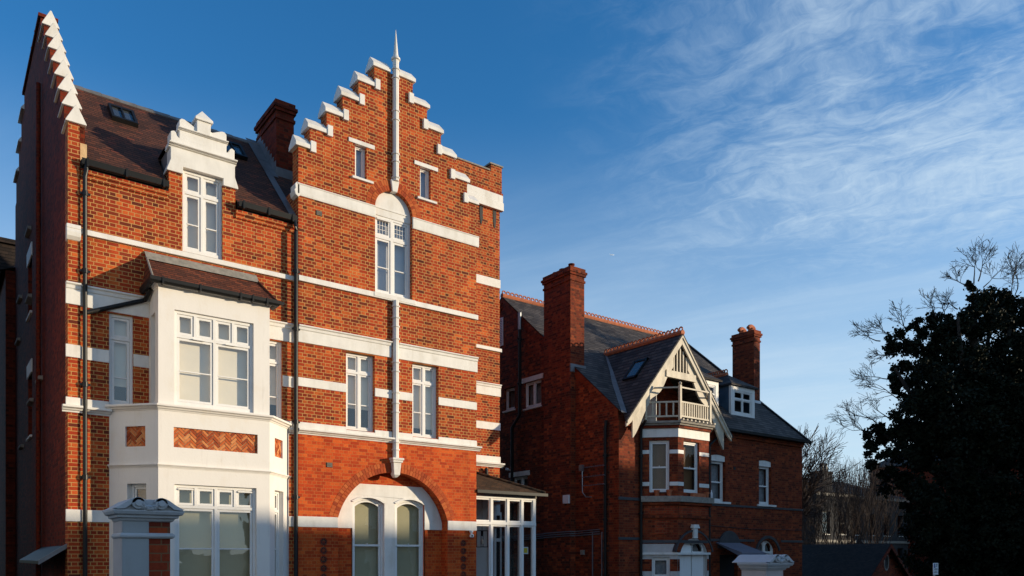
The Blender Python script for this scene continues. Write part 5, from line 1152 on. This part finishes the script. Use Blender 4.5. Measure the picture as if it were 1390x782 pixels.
# ================================================================== TREES
def leaf_mesh(name, blobs, n, size, seed, m, parent, trunkless=True):
    rg = random.Random(seed); V = []; F = []
    tot = sum(r ** 2 for _, r in blobs)
    for (c, r) in blobs:
        k = int(n * r * r / tot)
        # each blob is a cluster of small clumps, so the outline is ragged
        cl = []
        for _ in range(max(7, int(r * r * 16))):
            d = Vector((rg.gauss(0, 1), rg.gauss(0, 1), rg.gauss(0, 1))).normalized(); cl.append((c + d * r * (rg.random() ** .4), rg.uniform(.16, .34) * min(1.2, r)))
        for _ in range(k):
            cc, cr = cl[rg.randrange(len(cl))]
            p = cc + Vector((rg.gauss(0, .5), rg.gauss(0, .5), rg.gauss(0, .5))) * cr
            s = size * rg.uniform(.6, 1.4); nrm = Vector((rg.gauss(0, 1), rg.gauss(0, 1), rg.gauss(.4, 1))).normalized(); t = nrm.orthogonal().normalized(); q = Matrix.Rotation(rg.uniform(0, 6.28), 3, nrm) @ t; w = nrm.cross(q)
            i = len(V); V += [p - q * s * .5, p + w * s * .42 - q * s * .1, p + q * s * .62, p - w * s * .42 - q * s * .1]; F.append((i, i + 1, i + 2, i + 3))
    me = bpy.data.meshes.new(name); me.from_pydata(V, [], F); me.materials.append(M[m]); o = bpy.data.objects.new(name, me); COL.objects.link(o)
    o.parent = parent; o.matrix_parent_inverse = parent.matrix_basis.inverted() if parent.parent is None else Matrix()
    return o
from mathutils import Matrix
def branch(mb, rg, p, d, L, r, depth, spread, up, seg=4, wig=.18, kids=(2, 3), minr=.006):
    pts = [p]; rr = [r]; q = p.copy(); dd = d.copy(); n = 4 if depth > 1 else 3
    for i in range(n):
        dd = (dd + Vector((rg.gauss(0, wig), rg.gauss(0, wig), rg.gauss(0, wig) + up))).normalized(); q = q + dd * (L / n); pts.append(q.copy()); rr.append(max(minr, r * (1 - .55 * (i + 1) / n)))
    mb.tube(pts, rr, seg if depth > 1 else 3, False, False)
    if depth <= 0: return
    for k in range(rg.randint(*kids) + 1):
        t = rg.uniform(.35, 1); i = min(n - 1, int(t * n)); base = pts[i].lerp(pts[i + 1], t * n - i)
        ax = Vector((rg.gauss(0, 1), rg.gauss(0, 1), rg.gauss(0, 1))).normalized(); nd = (dd + ax * spread).normalized()
        branch(mb, rg, base, nd, L * rg.uniform(.5, .75), max(minr, r * .5), depth - 1, spread, up, seg, wig, kids, minr)
    branch(mb, rg, pts[-1], dd, L * .65, max(minr, rr[-1] * .9), depth - 1, spread, up, seg, wig, kids, minr)
def bare_tree(label, x, y, h, seed, spread=.75, group=None, stems=1, m='twig', depth=4, zb=None, r=None, up=.05, trunk=.32, minr=.007, cat='tree', kids=(2, 3)):
    rg = random.Random(seed); z = gz(x) if zb is None else zb
    T = thing('bare_tree', label, cat, (x, y, z), group)
    b = MB(); c = MB(); r = r or h * .018
    for s in range(stems):
        a = rg.uniform(0, 6.28); tl = Vector((math.cos(a), math.sin(a), 0)) * (.25 if stems > 1 else .04)
        p0 = Vector((x, y, z - .1)) + tl * (.8 if stems > 1 else 0); d = (Vector((0, 0, 1)) + tl).normalized()
        p1 = p0 + d * h * trunk; b.tube([p0, p0.lerp(p1, .5) + Vector((rg.gauss(0, .05), rg.gauss(0, .05), 0)), p1], [r * 1.25, r * 1.05, r * .9], 8, False)
        for k in range(3 if stems == 1 else 2):
            ax = Vector((rg.gauss(0, 1), rg.gauss(0, 1), abs(rg.gauss(0, .5)))).normalized(); branch(c, rg, p1, (d + ax * spread * .8).normalized(), h * .36, r * .62, depth, spread, up, 5, .16, kids, minr)
        branch(c, rg, p1, d, h * .36, r * .7, depth, spread, up, 5, .14, kids, minr)
    b.obj('trunk', M['bark'], T); c.obj('branches', M[m], T)
    return T
# the ivy-clad tree on the right
IZ = 30.0
ip = at(1322, 753, IZ); T = thing('ivy_tree', 'tall dark tree smothered in ivy, bare twigs poking from its crown', 'tree', (ip.x, ip.y, gz(ip.x)))
b = MB(); base = Vector((ip.x, ip.y, gz(ip.x) - .1)); rg = random.Random(11)
b.tube([base, base + Vector((.1, 0, 2.5)), base + Vector((0, .1, 5)), base + Vector((-.1, 0, 8)), at(1322, 400, IZ)], [.5, .42, .36, .24, .09], 10, False)
for (px, py, dz) in ((1215, 500, -.8), (1245, 455, .5), (1380, 415, .6), (1200, 590, 0), (1300, 430, -1), (1420, 520, .4), (1230, 640, 1), (1345, 420, 1.2)):
    tip = at(px, py, IZ + dz); st_ = base + Vector((0, 0, 3 + rg.random() * 3)); b.tube([st_, st_.lerp(tip, .5) + Vector((0, 0, .3)), tip], [.2, .13, .05], 7, False)
b.obj('trunk', M['bark'], T)
BL_ = [(1212, 466, 15), (1232, 478, 28), (1262, 452, 24), (1246, 442, 14), (1270, 436, 12), (1324, 398, 13), (1318, 388, 8), (1322, 425, 30), (1350, 425, 30), (1378, 412, 20), (1370, 440, 40), (1298, 440, 22), (1282, 478, 40), (1228, 508, 26), (1218, 522, 16), (1330, 490, 60), (1260, 530, 40), (1250, 585, 48), (1212, 572, 22), (1198, 590, 24), (1190, 612, 18), (1202, 636, 22), (1226, 655, 28), (1300, 580, 70), (1380, 540, 70), (1300, 670, 70), (1262, 700, 40), (1370, 650, 80), (1330, 740, 60), (1420, 720, 80), (1440, 470, 70), (1450, 580, 80), (1275, 745, 26), (1395, 770, 60), (1236, 622, 30), (1268, 765, 34), (1320, 775, 60), (1250, 725, 24), (1238, 690, 20), (1290, 730, 40), (1350, 575, 75), (1300, 520, 55)]
rg = random.Random(5); blobs = []
for px, py, r in BL_:
    m_ = r * IZ / FPX; blobs.append((at(px, py, IZ + rg.uniform(-.9, .9) * min(1, m_)), m_))
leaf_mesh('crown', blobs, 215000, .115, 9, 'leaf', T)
b = MB(); rg = random.Random(21)
for (px, py, qx, qy, n) in ((1322, 385, 1318, 335, 5), (1328, 382, 1350, 340, 4), (1315, 392, 1290, 365, 4), (1372, 400, 1372, 340, 5), (1378, 400, 1395, 350, 3), (1335, 390, 1366, 362, 3), (1232, 450, 1200, 420, 5), (1225, 462, 1170, 450, 5), (1195, 463, 1152, 462, 4), (1270, 430, 1258, 395, 4), (1282, 432, 1296, 400, 4), (1300, 420, 1275, 408, 3), (1210, 515, 1168, 505, 4), (1225, 545, 1160, 515, 4), (1190, 575, 1142, 540, 5), (1195, 600, 1140, 568, 4), (1210, 570, 1175, 548, 3), (1215, 480, 1180, 478, 3)):
    p0 = at(px, py, IZ + rg.uniform(-.5, .5)); p1 = at(qx, qy, IZ + rg.uniform(-.8, .8)); d = p1 - p0
    branch(b, rg, p0, d.normalized(), d.length * .52, .026, 3, .75, .02, 4, .15, (2, 3), .0065)
b.obj('bare_twigs', M['bark'], T)
# unseen evergreen added and shaped to shade the right half of the shadowed front
ex, ey = 32.4, -8.8; T = thing('shading_evergreen', 'unseen upright dark evergreen by the boundary wall, added to shade the shadowed house', 'tree', (ex, ey, gz(ex)))
b = MB(); b.tube([(ex, ey, gz(ex) - .1), (ex, ey, 4), (ex, ey, 8.6)], [.16, .11, .03], 8, False); b.obj('trunk', M['bark'], T)
leaf_mesh('crown', [(Vector((ex + .25 * math.sin(k * 2.1), ey + .25 * math.cos(k * 1.7), 1.3 + k * .62)), 2.2 * (1 - (k / 14) ** 4) + .25) for k in range(13)], 30000, .2, 4, 'leaf', T)
# bare trees behind
p = at(1044, 700, 42); bare_tree('bare tree behind the right hand chimney of the shadowed house', p.x, p.y, (at(0, 512, 42).z - gz(p.x)) * .68, 31, .6, m='twig', depth=4, up=.05, minr=.011)
for i, (px, Z, top, sd) in enumerate(((1097, 52, 603, 1), (1113, 50, 600, 2), (1130, 53, 606, 3), (1146, 50, 602, 4), (1163, 54, 610, 5), (1180, 51, 620, 6))):
    p = at(px, 753, Z)
    lb = ('bare upright tree at the corner of the shadowed house', 'bare upright tree just left of the distant chimney', 'bare upright tree just right of the distant chimney', 'bare upright tree midway between the distant chimney and the ivy', 'bare upright tree second from the ivy clad tree', 'bare upright tree half hidden by the ivy clad tree')[i]
    bare_tree(lb, p.x, p.y, (at(0, top, Z).z - gz(p.x)) * (.70 if i < 2 else .84), sd + 60, .22, 'bare upright trees beyond the shadowed house', 6, depth=3, up=.2, r=.05, trunk=.3, minr=.008, kids=(1, 1))
# passing aeroplane
p = at(831, 346, 5200); T = thing('aeroplane', 'tiny white aeroplane high in the sky above the tall chimney', 'aeroplane', tuple(p))
b = MB(); ax = Vector((.94, -.30, .05)).normalized(); b.tube([p - ax * 17, p - ax * 15, p - ax * 6, p + ax * 13, p + ax * 17], [.3, 1.6, 2.0, 1.9, .2], 10, False); b.obj('fuselage', M['plane'], T)
sd_ = ax.cross(Vector((0, 0, 1))).normalized()
for sg in (-1, 1):
    b = MB(); q = [p + ax * 3, p - ax * 2.5, p - ax * 8 + sd_ * sg * 16, p - ax * 6 + sd_ * sg * 16]; u = Vector((0, 0, .35)); b.raw([x - u for x in q] + [x + u for x in q], [(0, 1, 2, 3), (4, 7, 6, 5), (0, 3, 7, 4), (1, 5, 6, 2), (3, 2, 6, 7)]); b.obj('wing', M['plane'], T)
b = MB(); q = [p - ax * 11, p - ax * 16, p - ax * 18 + Vector((0, 0, 6)), p - ax * 15.5 + Vector((0, 0, 6))]; b.raw([x - sd_ * .3 for x in q] + [x + sd_ * .3 for x in q], [(0, 1, 2, 3), (4, 7, 6, 5), (0, 3, 7, 4), (1, 5, 6, 2), (3, 2, 6, 7)]); b.obj('tail_fin', M['plane'], T)
